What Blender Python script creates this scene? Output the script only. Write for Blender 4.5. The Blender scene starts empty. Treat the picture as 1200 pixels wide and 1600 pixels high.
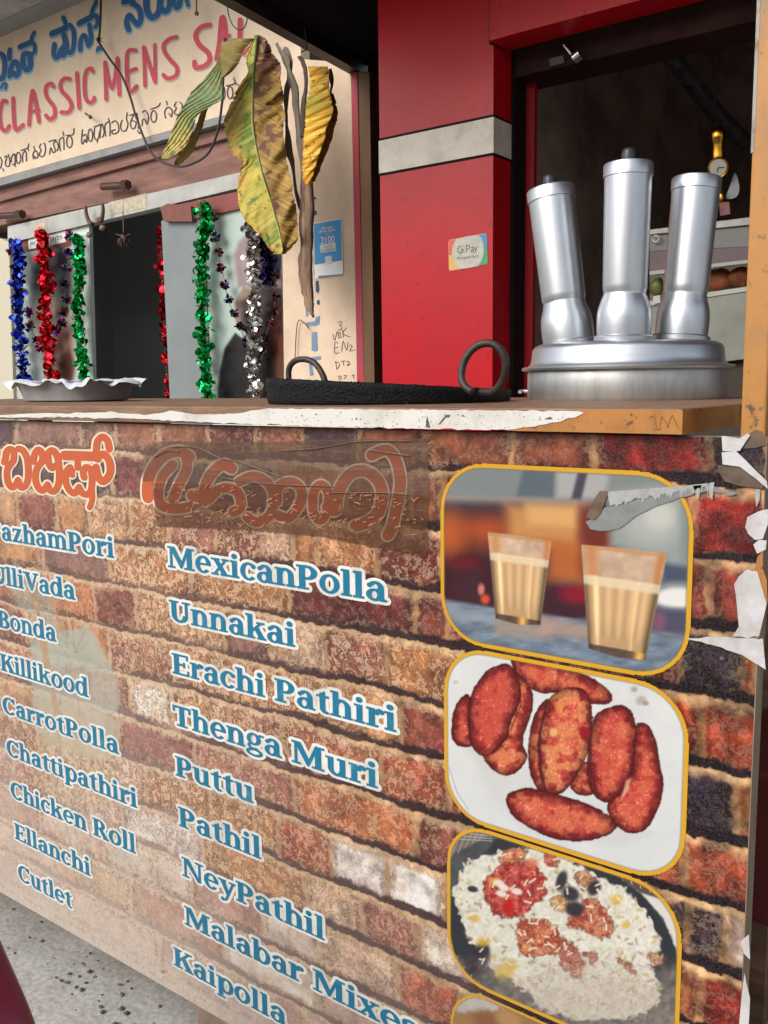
import bpy, bmesh, math, random
import numpy as np
from mathutils import Vector, Matrix
from mathutils.geometry import delaunay_2d_cdt
rng = np.random.default_rng(7)
random.seed(7)
SC = bpy.context.scene
COL = SC.collection

# ------------------------------------------------------------------ camera
FPX, CX, CY = 1420.0, 600.0, 800.0
_X = np.array([1930.0, -173.0, 1420.0]); _X /= np.linalg.norm(_X)
_Z = np.array([-130.0, 10200.0, 1420.0]); _Z -= _Z.dot(_X) * _X; _Z /= np.linalg.norm(_Z)
_Y = np.cross(_Z, _X)
ROT = np.stack([_X, _Y, _Z])
CAM = np.array([0.0, -0.83, 1.004])
cam_data = bpy.data.cameras.new('camera')
cam = bpy.data.objects.new('camera', cam_data); COL.objects.link(cam)
M4 = Matrix.Identity(4)
for i in range(3):
    for j in range(3):
        M4[i][j] = ROT[i, j]
    M4[i][3] = CAM[i]
cam.matrix_world = M4
cam_data.sensor_fit = 'VERTICAL'; cam_data.sensor_height = 36.0
cam_data.lens = 36.0 * FPX / 1600.0
cam_data.clip_start = 0.02; cam_data.clip_end = 2000
SC.camera = cam

# ------------------------------------------------------------------ light
SUN_EL, SUN_AZ = math.radians(37), math.radians(197)     # azimuth measured from +Y (north) clockwise
w = bpy.data.worlds.new('World'); SC.world = w; w.use_nodes = True
nt = w.node_tree; nt.nodes.clear()
sky = nt.nodes.new('ShaderNodeTexSky'); sky.sky_type = 'NISHITA'; sky.sun_disc = False
sky.sun_elevation = SUN_EL; sky.sun_rotation = SUN_AZ; sky.dust_density = 4.0; sky.air_density = 1.0
hsv = nt.nodes.new('ShaderNodeHueSaturation'); hsv.inputs['Saturation'].default_value = 0.45
bg = nt.nodes.new('ShaderNodeBackground'); bg.inputs[1].default_value = 0.15
wo = nt.nodes.new('ShaderNodeOutputWorld')
nt.links.new(sky.outputs[0], hsv.inputs['Color']); nt.links.new(hsv.outputs[0], bg.inputs[0]); nt.links.new(bg.outputs[0], wo.inputs[0])
sd = bpy.data.lights.new('sun', 'SUN'); sd.energy = 0.6; sd.angle = math.radians(34); sd.color = (1.0, 0.95, 0.88)
sun = bpy.data.objects.new('sun', sd); COL.objects.link(sun)
sv = Vector((math.sin(SUN_AZ) * math.cos(SUN_EL), math.cos(SUN_AZ) * math.cos(SUN_EL), math.sin(SUN_EL)))
sun.rotation_euler = sv.to_track_quat('Z', 'Y').to_euler()
SC.view_settings.view_transform = 'Standard'; SC.view_settings.look = 'None'
SC.view_settings.gamma = 1.0; SC.view_settings.exposure = 0.60
SC.render.engine = 'CYCLES'
SC.cycles.max_bounces = 8; SC.cycles.transparent_max_bounces = 8
try: SC.cycles.use_denoising = True
except Exception: pass

# ------------------------------------------------------------------ photo pixel <-> world
def at(px, py, Y):
    d = ROT @ np.array([px - CX, -(py - CY), -FPX])
    return Vector(CAM + (Y - CAM[1]) / d[1] * d)
def atZ(px, py, z):
    d = ROT @ np.array([px - CX, -(py - CY), -FPX])
    return Vector(CAM + (z - CAM[2]) / d[2] * d)
def atX(px, py, x):
    d = ROT @ np.array([px - CX, -(py - CY), -FPX])
    return Vector(CAM + (x - CAM[0]) / d[0] * d)
def proj(P):
    c = (np.asarray(P, float) - CAM) @ ROT
    return CX - FPX * c[..., 0] / c[..., 2], CY + FPX * c[..., 1] / c[..., 2]
def ppm(p):
    return FPX / -((np.array(p) - CAM) @ ROT)[2]
def zm(ox, oy, s, pts):                      # coordinates read off an enlargement -> photo pixels
    return [(ox + x / s, oy + y / s) for x, y in pts]

# ------------------------------------------------------------------ helpers: colour, materials
def lin(c):
    c = np.asarray(c, float) / 255.0
    return np.where(c <= 0.04045, c / 12.92, ((c + 0.055) / 1.055) ** 2.4)
def L4(c): return tuple(float(v) for v in lin(c)) + (1.0,)
MATS = {}
def mat(name, c, rough=0.6, metal=0.0, var=0.0, c2=None, scale=20.0, bump=0.0, bscale=None, detail=6.0, thr=None, stretch=None, spec=None, coat=0.0, speck=None, spscale=90, spthr=(.66, .70)):
    """principled material; var/c2 mixes in a second colour by noise, thr=(lo,hi) sharpens it into patches"""
    if name in MATS: return MATS[name]
    m = bpy.data.materials.new(name); m.use_nodes = True; MATS[name] = m
    n = m.node_tree.nodes; l = m.node_tree.links; b = n['Principled BSDF']
    b.inputs['Base Color'].default_value = L4(c); b.inputs['Roughness'].default_value = rough; b.inputs['Metallic'].default_value = metal
    if spec is not None: b.inputs['Specular IOR Level'].default_value = spec
    if coat: b.inputs['Coat Weight'].default_value = coat; b.inputs['Coat Roughness'].default_value = 0.08
    tc = n.new('ShaderNodeTexCoord'); vec = tc.outputs['Object']
    if stretch:
        mp = n.new('ShaderNodeMapping'); mp.inputs['Scale'].default_value = stretch; l.new(vec, mp.inputs[0]); vec = mp.outputs[0]
    if c2 is not None:
        nz = n.new('ShaderNodeTexNoise'); nz.inputs['Scale'].default_value = scale; nz.inputs['Detail'].default_value = detail; nz.inputs['Roughness'].default_value = 0.65
        l.new(vec, nz.inputs['Vector'])
        mr = n.new('ShaderNodeMapRange'); lo, hi = thr if thr else (0.3, 0.7)
        mr.inputs['From Min'].default_value = lo; mr.inputs['From Max'].default_value = hi; mr.inputs['To Max'].default_value = var if var else 1.0
        l.new(nz.outputs['Fac'], mr.inputs['Value'])
        mx = n.new('ShaderNodeMix'); mx.data_type = 'RGBA'; mx.inputs[6].default_value = L4(c); mx.inputs[7].default_value = L4(c2)
        l.new(mr.outputs[0], mx.inputs[0]); l.new(mx.outputs[2], b.inputs['Base Color'])
        rr = n.new('ShaderNodeMapRange'); rr.inputs['To Min'].default_value = max(0.02, rough - 0.08); rr.inputs['To Max'].default_value = min(1, rough + 0.1)
        l.new(nz.outputs['Fac'], rr.inputs['Value']); l.new(rr.outputs[0], b.inputs['Roughness'])
    if speck is not None:
        sz = n.new('ShaderNodeTexNoise'); sz.inputs['Scale'].default_value = spscale; sz.inputs['Detail'].default_value = 5; sz.inputs['Roughness'].default_value = .7
        l.new(tc.outputs['Object'], sz.inputs['Vector'])
        sr = n.new('ShaderNodeMapRange'); sr.inputs['From Min'].default_value = spthr[0]; sr.inputs['From Max'].default_value = spthr[1]; l.new(sz.outputs['Fac'], sr.inputs['Value'])
        sx = n.new('ShaderNodeMix'); sx.data_type = 'RGBA'; sx.inputs[7].default_value = L4(speck); l.new(sr.outputs[0], sx.inputs[0])
        if b.inputs['Base Color'].links: l.new(b.inputs['Base Color'].links[0].from_socket, sx.inputs[6])
        else: sx.inputs[6].default_value = L4(c)
        l.new(sx.outputs[2], b.inputs['Base Color'])
    if bump:
        bz = n.new('ShaderNodeTexNoise'); bz.inputs['Scale'].default_value = bscale or scale * 3; bz.inputs['Detail'].default_value = 8
        l.new(vec, bz.inputs['Vector'])
        bn = n.new('ShaderNodeBump'); bn.inputs['Strength'].default_value = 1.0; bn.inputs['Distance'].default_value = bump
        l.new(bz.outputs['Fac'], bn.inputs['Height']); l.new(bn.outputs[0], b.inputs['Normal'])
    return m
def printmat(name, rough=0.45, crinkle=False, fleck=0.0, bump=0.0, metal=0.0, spec=0.3):
    """surface whose own colours are stored per vertex (attribute Col); fine grain comes from nodes"""
    if name in MATS: return MATS[name]
    m = bpy.data.materials.new(name); m.use_nodes = True; MATS[name] = m
    n = m.node_tree.nodes; l = m.node_tree.links; b = n['Principled BSDF']
    b.inputs['Roughness'].default_value = rough; b.inputs['Metallic'].default_value = metal; b.inputs['Specular IOR Level'].default_value = spec
    a = n.new('ShaderNodeVertexColor'); a.layer_name = 'Col'
    tc = n.new('ShaderNodeTexCoord'); out = a.outputs['Color']
    def noise(scale, detail=4, dist=0.0, rgh=0.6):
        z = n.new('ShaderNodeTexNoise'); z.inputs['Scale'].default_value = scale; z.inputs['Detail'].default_value = detail
        z.inputs['Distortion'].default_value = dist; z.inputs['Roughness'].default_value = rgh
        l.new(tc.outputs['Object'], z.inputs['Vector']); return z.outputs['Fac']
    def mr(v, lo, hi, a0=0.0, a1=1.0):
        r = n.new('ShaderNodeMapRange'); r.inputs['From Min'].default_value = lo; r.inputs['From Max'].default_value = hi
        r.inputs['To Min'].default_value = a0; r.inputs['To Max'].default_value = a1; l.new(v, r.inputs['Value']); return r.outputs[0]
    def mul(u, v):
        q = n.new('ShaderNodeMath'); q.operation = 'MULTIPLY'
        for k, s in enumerate((u, v)):
            if isinstance(s, float): q.inputs[k].default_value = s
            else: l.new(s, q.inputs[k])
        return q.outputs[0]
    def mix(c0, c1, f, blend='MIX'):
        x = n.new('ShaderNodeMix'); x.data_type = 'RGBA'; x.blend_type = blend
        l.new(f, x.inputs[0]); l.new(c0, x.inputs[6])
        if isinstance(c1, tuple): x.inputs[7].default_value = c1
        else: l.new(c1, x.inputs[7])
        return x.outputs[2]
    if crinkle:
        al = a.outputs['Alpha']
        f1 = noise(112, 4, 0.8, 0.60); f2 = noise(58, 4, 0.8, 0.6); f3 = noise(260, 3, 0.7, 0.6)
        def bandp(v, lo, hi, sft):                     # 1 inside lo..hi, soft ends
            return mul(mr(v, lo - sft, lo + sft), mr(v, hi + sft, hi - sft))
        out = mix(out, (0.36, 0.16, 0.075, 1), mul(mr(f2, 0.50, 0.62), mul(al, 0.40)))
        out = mix(out, (0.74, 0.56, 0.39, 1), mul(bandp(f1, 0.53, 0.62, 0.014), mul(al, 0.56)))
        out = mix(out, (0.09, 0.030, 0.018, 1), mul(bandp(f1, 0.44, 0.505, 0.014), mul(al, 0.78)))
        out = mix(out, (0.70, 0.54, 0.38, 1), mul(bandp(f3, 0.55, 0.62, 0.015), mul(al, 0.22)))
        out = mix(out, (0.10, 0.04, 0.028, 1), mul(bandp(f3, 0.445, 0.485, 0.012), mul(al, 0.32)))
    if fleck:
        g = noise(420, 2)
        br = n.new('ShaderNodeBrightContrast')
        l.new(out, br.inputs['Color']); l.new(mr(g, 0.3, 0.7, -fleck, fleck), br.inputs['Bright']); out = br.outputs[0]
    if bump:
        bn = n.new('ShaderNodeBump'); bn.inputs['Distance'].default_value = bump
        l.new(noise(35, 5), bn.inputs['Height']); l.new(bn.outputs[0], b.inputs['Normal'])
    rz = noise(14, 5)
    l.new(mr(rz, 0.3, 0.7, max(0.05, rough - 0.12), min(1.0, rough + 0.15)), b.inputs['Roughness'])
    l.new(out, b.inputs['Base Color'])
    return m

# ------------------------------------------------------------------ helpers: objects
BASE = {}
def thing(name, label, cat, loc=(0, 0, 0), group=None):
    o = bpy.data.objects.new(name, None); COL.objects.link(o); o.location = loc
    o.empty_display_size = 0.05
    o['label'] = label; o['category'] = cat
    if group: o['group'] = group
    BASE[o.name] = Vector(loc); return o
def tag(o, label, cat, group=None):
    o['label'] = label; o['category'] = cat
    if group: o['group'] = group
    return o
class MB:
    def __init__(s): s.v = []; s.f = []; s.c = None
    def add(s, vs, fs):
        k = len(s.v); s.v += [tuple(x) for x in vs]; s.f += [tuple(i + k for i in f) for f in fs]; return s
    def box(s, x0, y0, z0, x1, y1, z1):
        return s.add([(x0,y0,z0),(x1,y0,z0),(x1,y1,z0),(x0,y1,z0),(x0,y0,z1),(x1,y0,z1),(x1,y1,z1),(x0,y1,z1)],
              [(3,2,1,0),(4,5,6,7),(0,1,5,4),(1,2,6,5),(2,3,7,6),(3,0,4,7)])
    def prism(s, front, back):
        n = len(front)
        return s.add(list(front) + list(back), [tuple(range(n)), tuple(range(2*n-1, n-1, -1))] + [(i, i+n, (i+1) % n + n, (i+1) % n) for i in range(n)])
    def px(s, pts, Y, depth):                                   # outline read in photo pixels, standing at depth Y, solid to Y+depth
        fr = [at(x, y, Y) for x, y in pts]
        return s.prism(fr, [p + Vector((0, depth, 0)) for p in fr])
    def tube(s, pts, r, n=8, cap=True):
        pts = [Vector(p) for p in pts]; k = len(pts); rs = r if hasattr(r, '__len__') else [r] * k
        t0 = (pts[1] - pts[0]).normalized(); u = t0.orthogonal().normalized(); vs = []; fs = []
        for i, p in enumerate(pts):
            t = (pts[min(i+1, k-1)] - pts[max(i-1, 0)]).normalized()
            u = (u - t * u.dot(t)).normalized(); v = t.cross(u)
            for j in range(n):
                a = 2 * math.pi * j / n; vs.append(p + (u * math.cos(a) + v * math.sin(a)) * rs[i])
        for i in range(k - 1):
            for j in range(n):
                fs.append((i*n+j, i*n+(j+1) % n, (i+1)*n+(j+1) % n, (i+1)*n+j))
        if cap: fs += [tuple(range(n-1, -1, -1)), tuple(range((k-1)*n, k*n))]
        return s.add(vs, fs)
    def lathe(s, prof, org, axis=(0, 0, 1), n=48):              # prof: (radius, height)
        a = Vector(axis).normalized(); u = a.orthogonal().normalized(); v = a.cross(u); org = Vector(org); vs = []; fs = []
        for r, h in prof:
            for j in range(n):
                t = 2 * math.pi * j / n; vs.append(org + a * h + (u * math.cos(t) + v * math.sin(t)) * r)
        for i in range(len(prof) - 1):
            for j in range(n):
                fs.append((i*n+j, i*n+(j+1) % n, (i+1)*n+(j+1) % n, (i+1)*n+j))
        if prof[0][0] > 1e-6: fs.append(tuple(range(n-1, -1, -1)))
        if prof[-1][0] > 1e-6: fs.append(tuple(range((len(prof)-1)*n, len(prof)*n)))
        return s.add(vs, fs)
    def blob(s, c, r, seed=0, amp=0.15, n=10, m=14):
        q = np.random.default_rng(seed); c = Vector(c); vs = []; fs = []
        ph = q.uniform(0, 6.28, 8)
        for i in range(n + 1):
            th = math.pi * i / n
            for j in range(m):
                p = 2 * math.pi * j / m
                k = 1 + amp * (math.sin(2*p+ph[0]+th) * 0.5 + math.sin(3*th+ph[1]+p) * 0.4 + math.sin(5*p+ph[2]-2*th) * 0.25)
                vs.append((c[0] + r[0]*k*math.sin(th)*math.cos(p), c[1] + r[1]*k*math.sin(th)*math.sin(p), c[2] + r[2]*k*math.cos(th)))
        for i in range(n):
            for j in range(m):
                fs.append((i*m+j, i*m+(j+1) % m, (i+1)*m+(j+1) % m, (i+1)*m+j))
        return s.add(vs, fs)
def obj(name, mb, m, parent=None, smooth=False, bevel=0.0, origin=None, kind=None, label=None, solid=0.0):
    if parent is not None: b = BASE[parent.name]
    elif origin is not None: b = Vector(origin)
    else:
        A = np.array(mb.v); b = Vector(((A[:,0].min()+A[:,0].max())/2, (A[:,1].min()+A[:,1].max())/2, A[:,2].min()))
    me = bpy.data.meshes.new(name)
    me.from_pydata([(x-b.x, y-b.y, z-b.z) for x, y, z in mb.v], [], mb.f)
    if m is not None:
        for mm in (m if isinstance(m, (list, tuple)) else [m]): me.materials.append(mm)
    me.validate(); 
    bm = bmesh.new(); bm.from_mesh(me); bmesh.ops.recalc_face_normals(bm, faces=bm.faces); bm.to_mesh(me); bm.free()
    if mb.c is not None:
        ca = me.color_attributes.new('Col', 'FLOAT_COLOR', 'POINT')
        ca.data.foreach_set('color', np.asarray(mb.c, np.float32).ravel())
    o = bpy.data.objects.new(name, me); COL.objects.link(o)
    if smooth:
        me.polygons.foreach_set('use_smooth', [True] * len(me.polygons))
        if smooth != 'all': me.set_sharp_from_angle(angle=math.radians(40))
    if parent is not None: o.parent = parent; BASE[o.name] = BASE[parent.name]
    else: o.location = b; BASE[o.name] = b
    if bevel:
        bv = o.modifiers.new('bevel', 'BEVEL'); bv.width = bevel; bv.segments = 2; bv.limit_method = 'ANGLE'
    if solid:
        so = o.modifiers.new('thick', 'SOLIDIFY'); so.thickness = solid; so.offset = 0
    if kind: o['kind'] = kind
    if label: o['label'] = label
    return o
def gridmesh(name, V, C, m, parent=None, mask=None, label=None, smooth=False, **kw):
    """V (r,c,3) world points, C (r,c,4) linear colours; mask drops vertices outside the outline"""
    r, c = V.shape[:2]
    idx = np.arange(r * c).reshape(r, c)
    F = np.stack([idx[:-1, :-1], idx[:-1, 1:], idx[1:, 1:], idx[1:, :-1]], -1).reshape(-1, 4)
    P = V.reshape(-1, 3); Cc = C.reshape(-1, 4)
    if mask is not None:
        k = mask.reshape(-1); F = F[k[F].all(1)]
        used = np.zeros(len(P), bool); used[F.ravel()] = True
        remap = np.cumsum(used) - 1; F = remap[F]; P = P[used]; Cc = Cc[used]
    b = np.array(BASE[parent.name]) if parent is not None else np.array([P[:,0].mean(), P[:,1].mean(), P[:,2].min()])
    me = bpy.data.meshes.new(name)
    me.vertices.add(len(P)); me.vertices.foreach_set('co', (P - b).astype(np.float32).ravel())
    me.loops.add(F.size); me.loops.foreach_set('vertex_index', F.astype(np.int32).ravel())
    me.polygons.add(len(F)); me.polygons.foreach_set('loop_start', (np.arange(len(F)) * 4).astype(np.int32))
    try: me.polygons.foreach_set('loop_total', np.full(len(F), 4, np.int32))
    except Exception: pass
    if smooth: me.polygons.foreach_set('use_smooth', [True] * len(F))
    me.update(calc_edges=True); me.validate()
    ca = me.color_attributes.new('Col', 'FLOAT_COLOR', 'POINT'); ca.data.foreach_set('color', Cc.astype(np.float32).ravel())
    me.materials.append(m)
    o = bpy.data.objects.new(name, me); COL.objects.link(o)
    if parent is not None: o.parent = parent; BASE[o.name] = Vector(b)
    else: o.location = b; BASE[o.name] = Vector(b)
    if label: o['label'] = label
    return o

# ------------------------------------------------------------------ helpers: 2-D outlines, unions, lettering
def crom(pts, sub=5, closed=False):
    P = [np.array(p, float) for p in pts]; n = len(P)
    if n < 3: return [tuple(p) for p in P]
    out = []
    rngi = range(n if closed else n - 1)
    for i in rngi:
        g = lambda k: P[k % n] if closed else P[min(max(k, 0), n - 1)]
        p0, p1, p2, p3 = g(i-1), g(i), g(i+1), g(i+2)
        for s in range(sub):
            t = s / sub
            out.append(tuple(0.5 * ((2*p1) + (-p0+p2)*t + (2*p0-5*p1+4*p2-p3)*t*t + (-p0+3*p1-3*p2+p3)*t**3)))
    if not closed: out.append(tuple(P[-1]))
    return out
def circ(c, r, n=10): return [(c[0] + r*math.cos(2*math.pi*i/n), c[1] + r*math.sin(2*math.pi*i/n)) for i in range(n)]
def spolys(pts, wd, n=10):                        # a brush stroke: quads plus round joints
    k = len(pts); W = wd if hasattr(wd, '__len__') else [wd] * k
    out = []
    for i in range(k - 1):
        a, b = np.array(pts[i], float), np.array(pts[i+1], float); d = b - a; q = np.hypot(*d)
        if q < 1e-6: continue
        nn = np.array([-d[1], d[0]]) / q
        out.append([tuple(a + nn*W[i]/2), tuple(a - nn*W[i]/2), tuple(b - nn*W[i+1]/2), tuple(b + nn*W[i+1]/2)])
    for i in range(k): out.append(circ(pts[i], W[i]/2, n))
    return out
def grow(polys, o, n=8):
    out = list(polys)
    for p in polys:
        m = len(p)
        for i in range(m):
            a, b = np.array(p[i], float), np.array(p[(i+1) % m], float); d = b - a; q = np.hypot(*d)
            if q < 1e-6: continue
            nn = np.array([-d[1], d[0]]) / q * o
            out.append([tuple(a+nn), tuple(a-nn), tuple(b-nn), tuple(b+nn)])
            out.append(circ(p[i], o, n))
    return out
def union(polys):
    vs = []; fs = []
    for p in polys:
        A = 0.0; m = len(p)
        for i in range(m): A += p[i][0]*p[(i+1) % m][1] - p[(i+1) % m][0]*p[i][1]
        if abs(A) < 1e-9: continue
        if A < 0: p = p[::-1]
        k = len(vs); vs += [Vector((x, y)) for x, y in p]; fs.append(list(range(k, k + m)))
    rv, re, rf, ov, oe, of = delaunay_2d_cdt(vs, [], fs, 0, 1e-5)
    keep = [f for f, o in zip(rf, of) if o]
    return [(v.x, v.y) for v in rv], keep
def flat(mb, polys, fn):
    v, f = union(polys)
    return mb.add([fn(x, y) for x, y in v], f)
# ------------------------------------------------------------------ painting printed matter on numpy canvases
def sstep(a, b, x):
    t = np.clip((x - a) / (b - a), 0, 1); return t * t * (3 - 2 * t)
class VN:                                          # smooth value noise sampled at arbitrary coordinates
    def __init__(s, seed): s.g = np.random.default_rng(seed).random((256, 256))
    def one(s, x, y):
        xi = np.floor(x).astype(int); yi = np.floor(y).astype(int); fx = x - xi; fy = y - yi
        fx = fx*fx*(3-2*fx); fy = fy*fy*(3-2*fy); g = s.g
        a = g[yi % 256, xi % 256]; b = g[yi % 256, (xi+1) % 256]; c = g[(yi+1) % 256, xi % 256]; d = g[(yi+1) % 256, (xi+1) % 256]
        return (a*(1-fx)+b*fx)*(1-fy) + (c*(1-fx)+d*fx)*fy
    def fbm(s, x, y, o=4, gain=0.5):
        t = 0; a = 1; n = 0
        for k in range(o): t = t + a * s.one(x * 2**k + 17.3*k, y * 2**k + 9.1*k); n += a; a *= gain
        return t / n
N1, N2, N3, N4 = VN(1), VN(2), VN(3), VN(4)
def sdpoly(px, py, pts):                           # signed distance (negative inside)
    P = np.asarray(pts, float); n = len(P); d = np.full(px.shape, 1e18); ins = np.zeros(px.shape, bool)
    for i in range(n):
        a, b = P[i], P[(i+1) % n]; e = b - a; wx = px - a[0]; wy = py - a[1]
        t = np.clip((wx*e[0] + wy*e[1]) / max(e.dot(e), 1e-12), 0, 1)
        d = np.minimum(d, (wx - e[0]*t)**2 + (wy - e[1]*t)**2)
        c = ((a[1] > py) != (b[1] > py))
        if a[1] != b[1]: ins ^= c & (px < (b[0]-a[0]) * (py-a[1]) / (b[1]-a[1]) + a[0])
    d = np.sqrt(d); return np.where(ins, -d, d)
class Canvas:
    """colour field over given photo-pixel coordinates (arrays); colours are sRGB 0..255"""
    def __init__(s, px, py, base, ink=.74): s.px, s.py, s.ink = px, py, ink; s.c = np.empty(px.shape + (3,)); s.c[:] = base
    def blend(s, a, col):
        s.c += (np.asarray(col, float) - s.c) * a[..., None]
    def local(s, x0, y0, x1, y1, pad=4):
        m = (s.px > x0-pad) & (s.px < x1+pad) & (s.py > y0-pad) & (s.py < y1+pad)
        return m
    def poly(s, pts, col, soft=1.0, alpha=1.0, shade=None, wob=0.0, wsc=6.0):
        P = np.asarray(pts, float); pad = soft*2 + 4 + wob
        m = s.local(P[:,0].min(), P[:,1].min(), P[:,0].max(), P[:,1].max(), pad)
        if not m.any(): return
        x, y = s.px[m], s.py[m]
        if wob: 
            d = sdpoly(x + (N1.fbm(x/wsc, y/wsc, 3)-.5)*2*wob, y + (N2.fbm(x/wsc, y/wsc, 3)-.5)*2*wob, pts)
        else: d = sdpoly(x, y, pts)
        a = alpha * (1 - sstep(-soft, soft, d))
        cc = np.broadcast_to(np.asarray(col, float), x.shape + (3,)) if shade is None else shade(x, y, d)
        q = s.c[m]; s.c[m] = q + (cc - q) * a[:, None]
    def ell(s, cx, cy, rx, ry, col, soft=0.3, alpha=1.0, rot=0.0):
        m = s.local(cx-rx-ry, cy-rx-ry, cx+rx+ry, cy+rx+ry, 10)
        if not m.any(): return
        x, y = s.px[m]-cx, s.py[m]-cy; ca, sa = math.cos(rot), math.sin(rot)
        r = np.sqrt(((x*ca+y*sa)/rx)**2 + ((-x*sa+y*ca)/ry)**2)
        a = alpha * (1 - sstep(1-soft, 1+soft, r)); q = s.c[m]
        s.c[m] = q + (np.asarray(col, float) - q) * a[:, None]
    def line(s, pts, wd, col, alpha=1.0, soft=0.7):
        for i in range(len(pts)-1):
            (x0, y0), (x1, y1) = pts[i], pts[i+1]
            m = s.local(min(x0,x1), min(y0,y1), max(x0,x1), max(y0,y1), wd+3)
            if not m.any(): continue
            x, y = s.px[m], s.py[m]; ex, ey = x1-x0, y1-y0
            t = np.clip(((x-x0)*ex+(y-y0)*ey)/max(ex*ex+ey*ey, 1e-9), 0, 1)
            d = np.hypot(x-x0-ex*t, y-y0-ey*t); a = alpha*(1-sstep(wd/2-soft, wd/2+soft, d)); q = s.c[m]
            s.c[m] = q + (np.asarray(col, float) - q) * a[:, None]
    def rgba(s, alpha=0.0):
        out = np.ones(s.c.shape[:2] + (4,)); out[..., :3] = lin(np.clip(s.c, 0, 255)) * s.ink; out[..., 3] = alpha; return out

# ------------------------------------------------------------------ the food counter
ZT, ZB = 0.980, 0.0855                              # top of the counter, foot of the printed board
XR = -0.2035                                        # right edge of the board
counter = thing('food_counter', 'wooden food counter with a brick pattern menu banner on its front', 'counter', (-0.9, 0.3, 0.0))
BT = 0.9545                                         # top of the printed board, under the counter slab
front = obj('front_panel', MB().box(-2.3, 0.0015, ZB, XR, 0.022, BT), mat('board_edge', (150, 138, 120), 0.7, c2=(96, 84, 70), scale=25), counter, bevel=0.001)
BASE[front.name] = BASE[counter.name]

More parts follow.
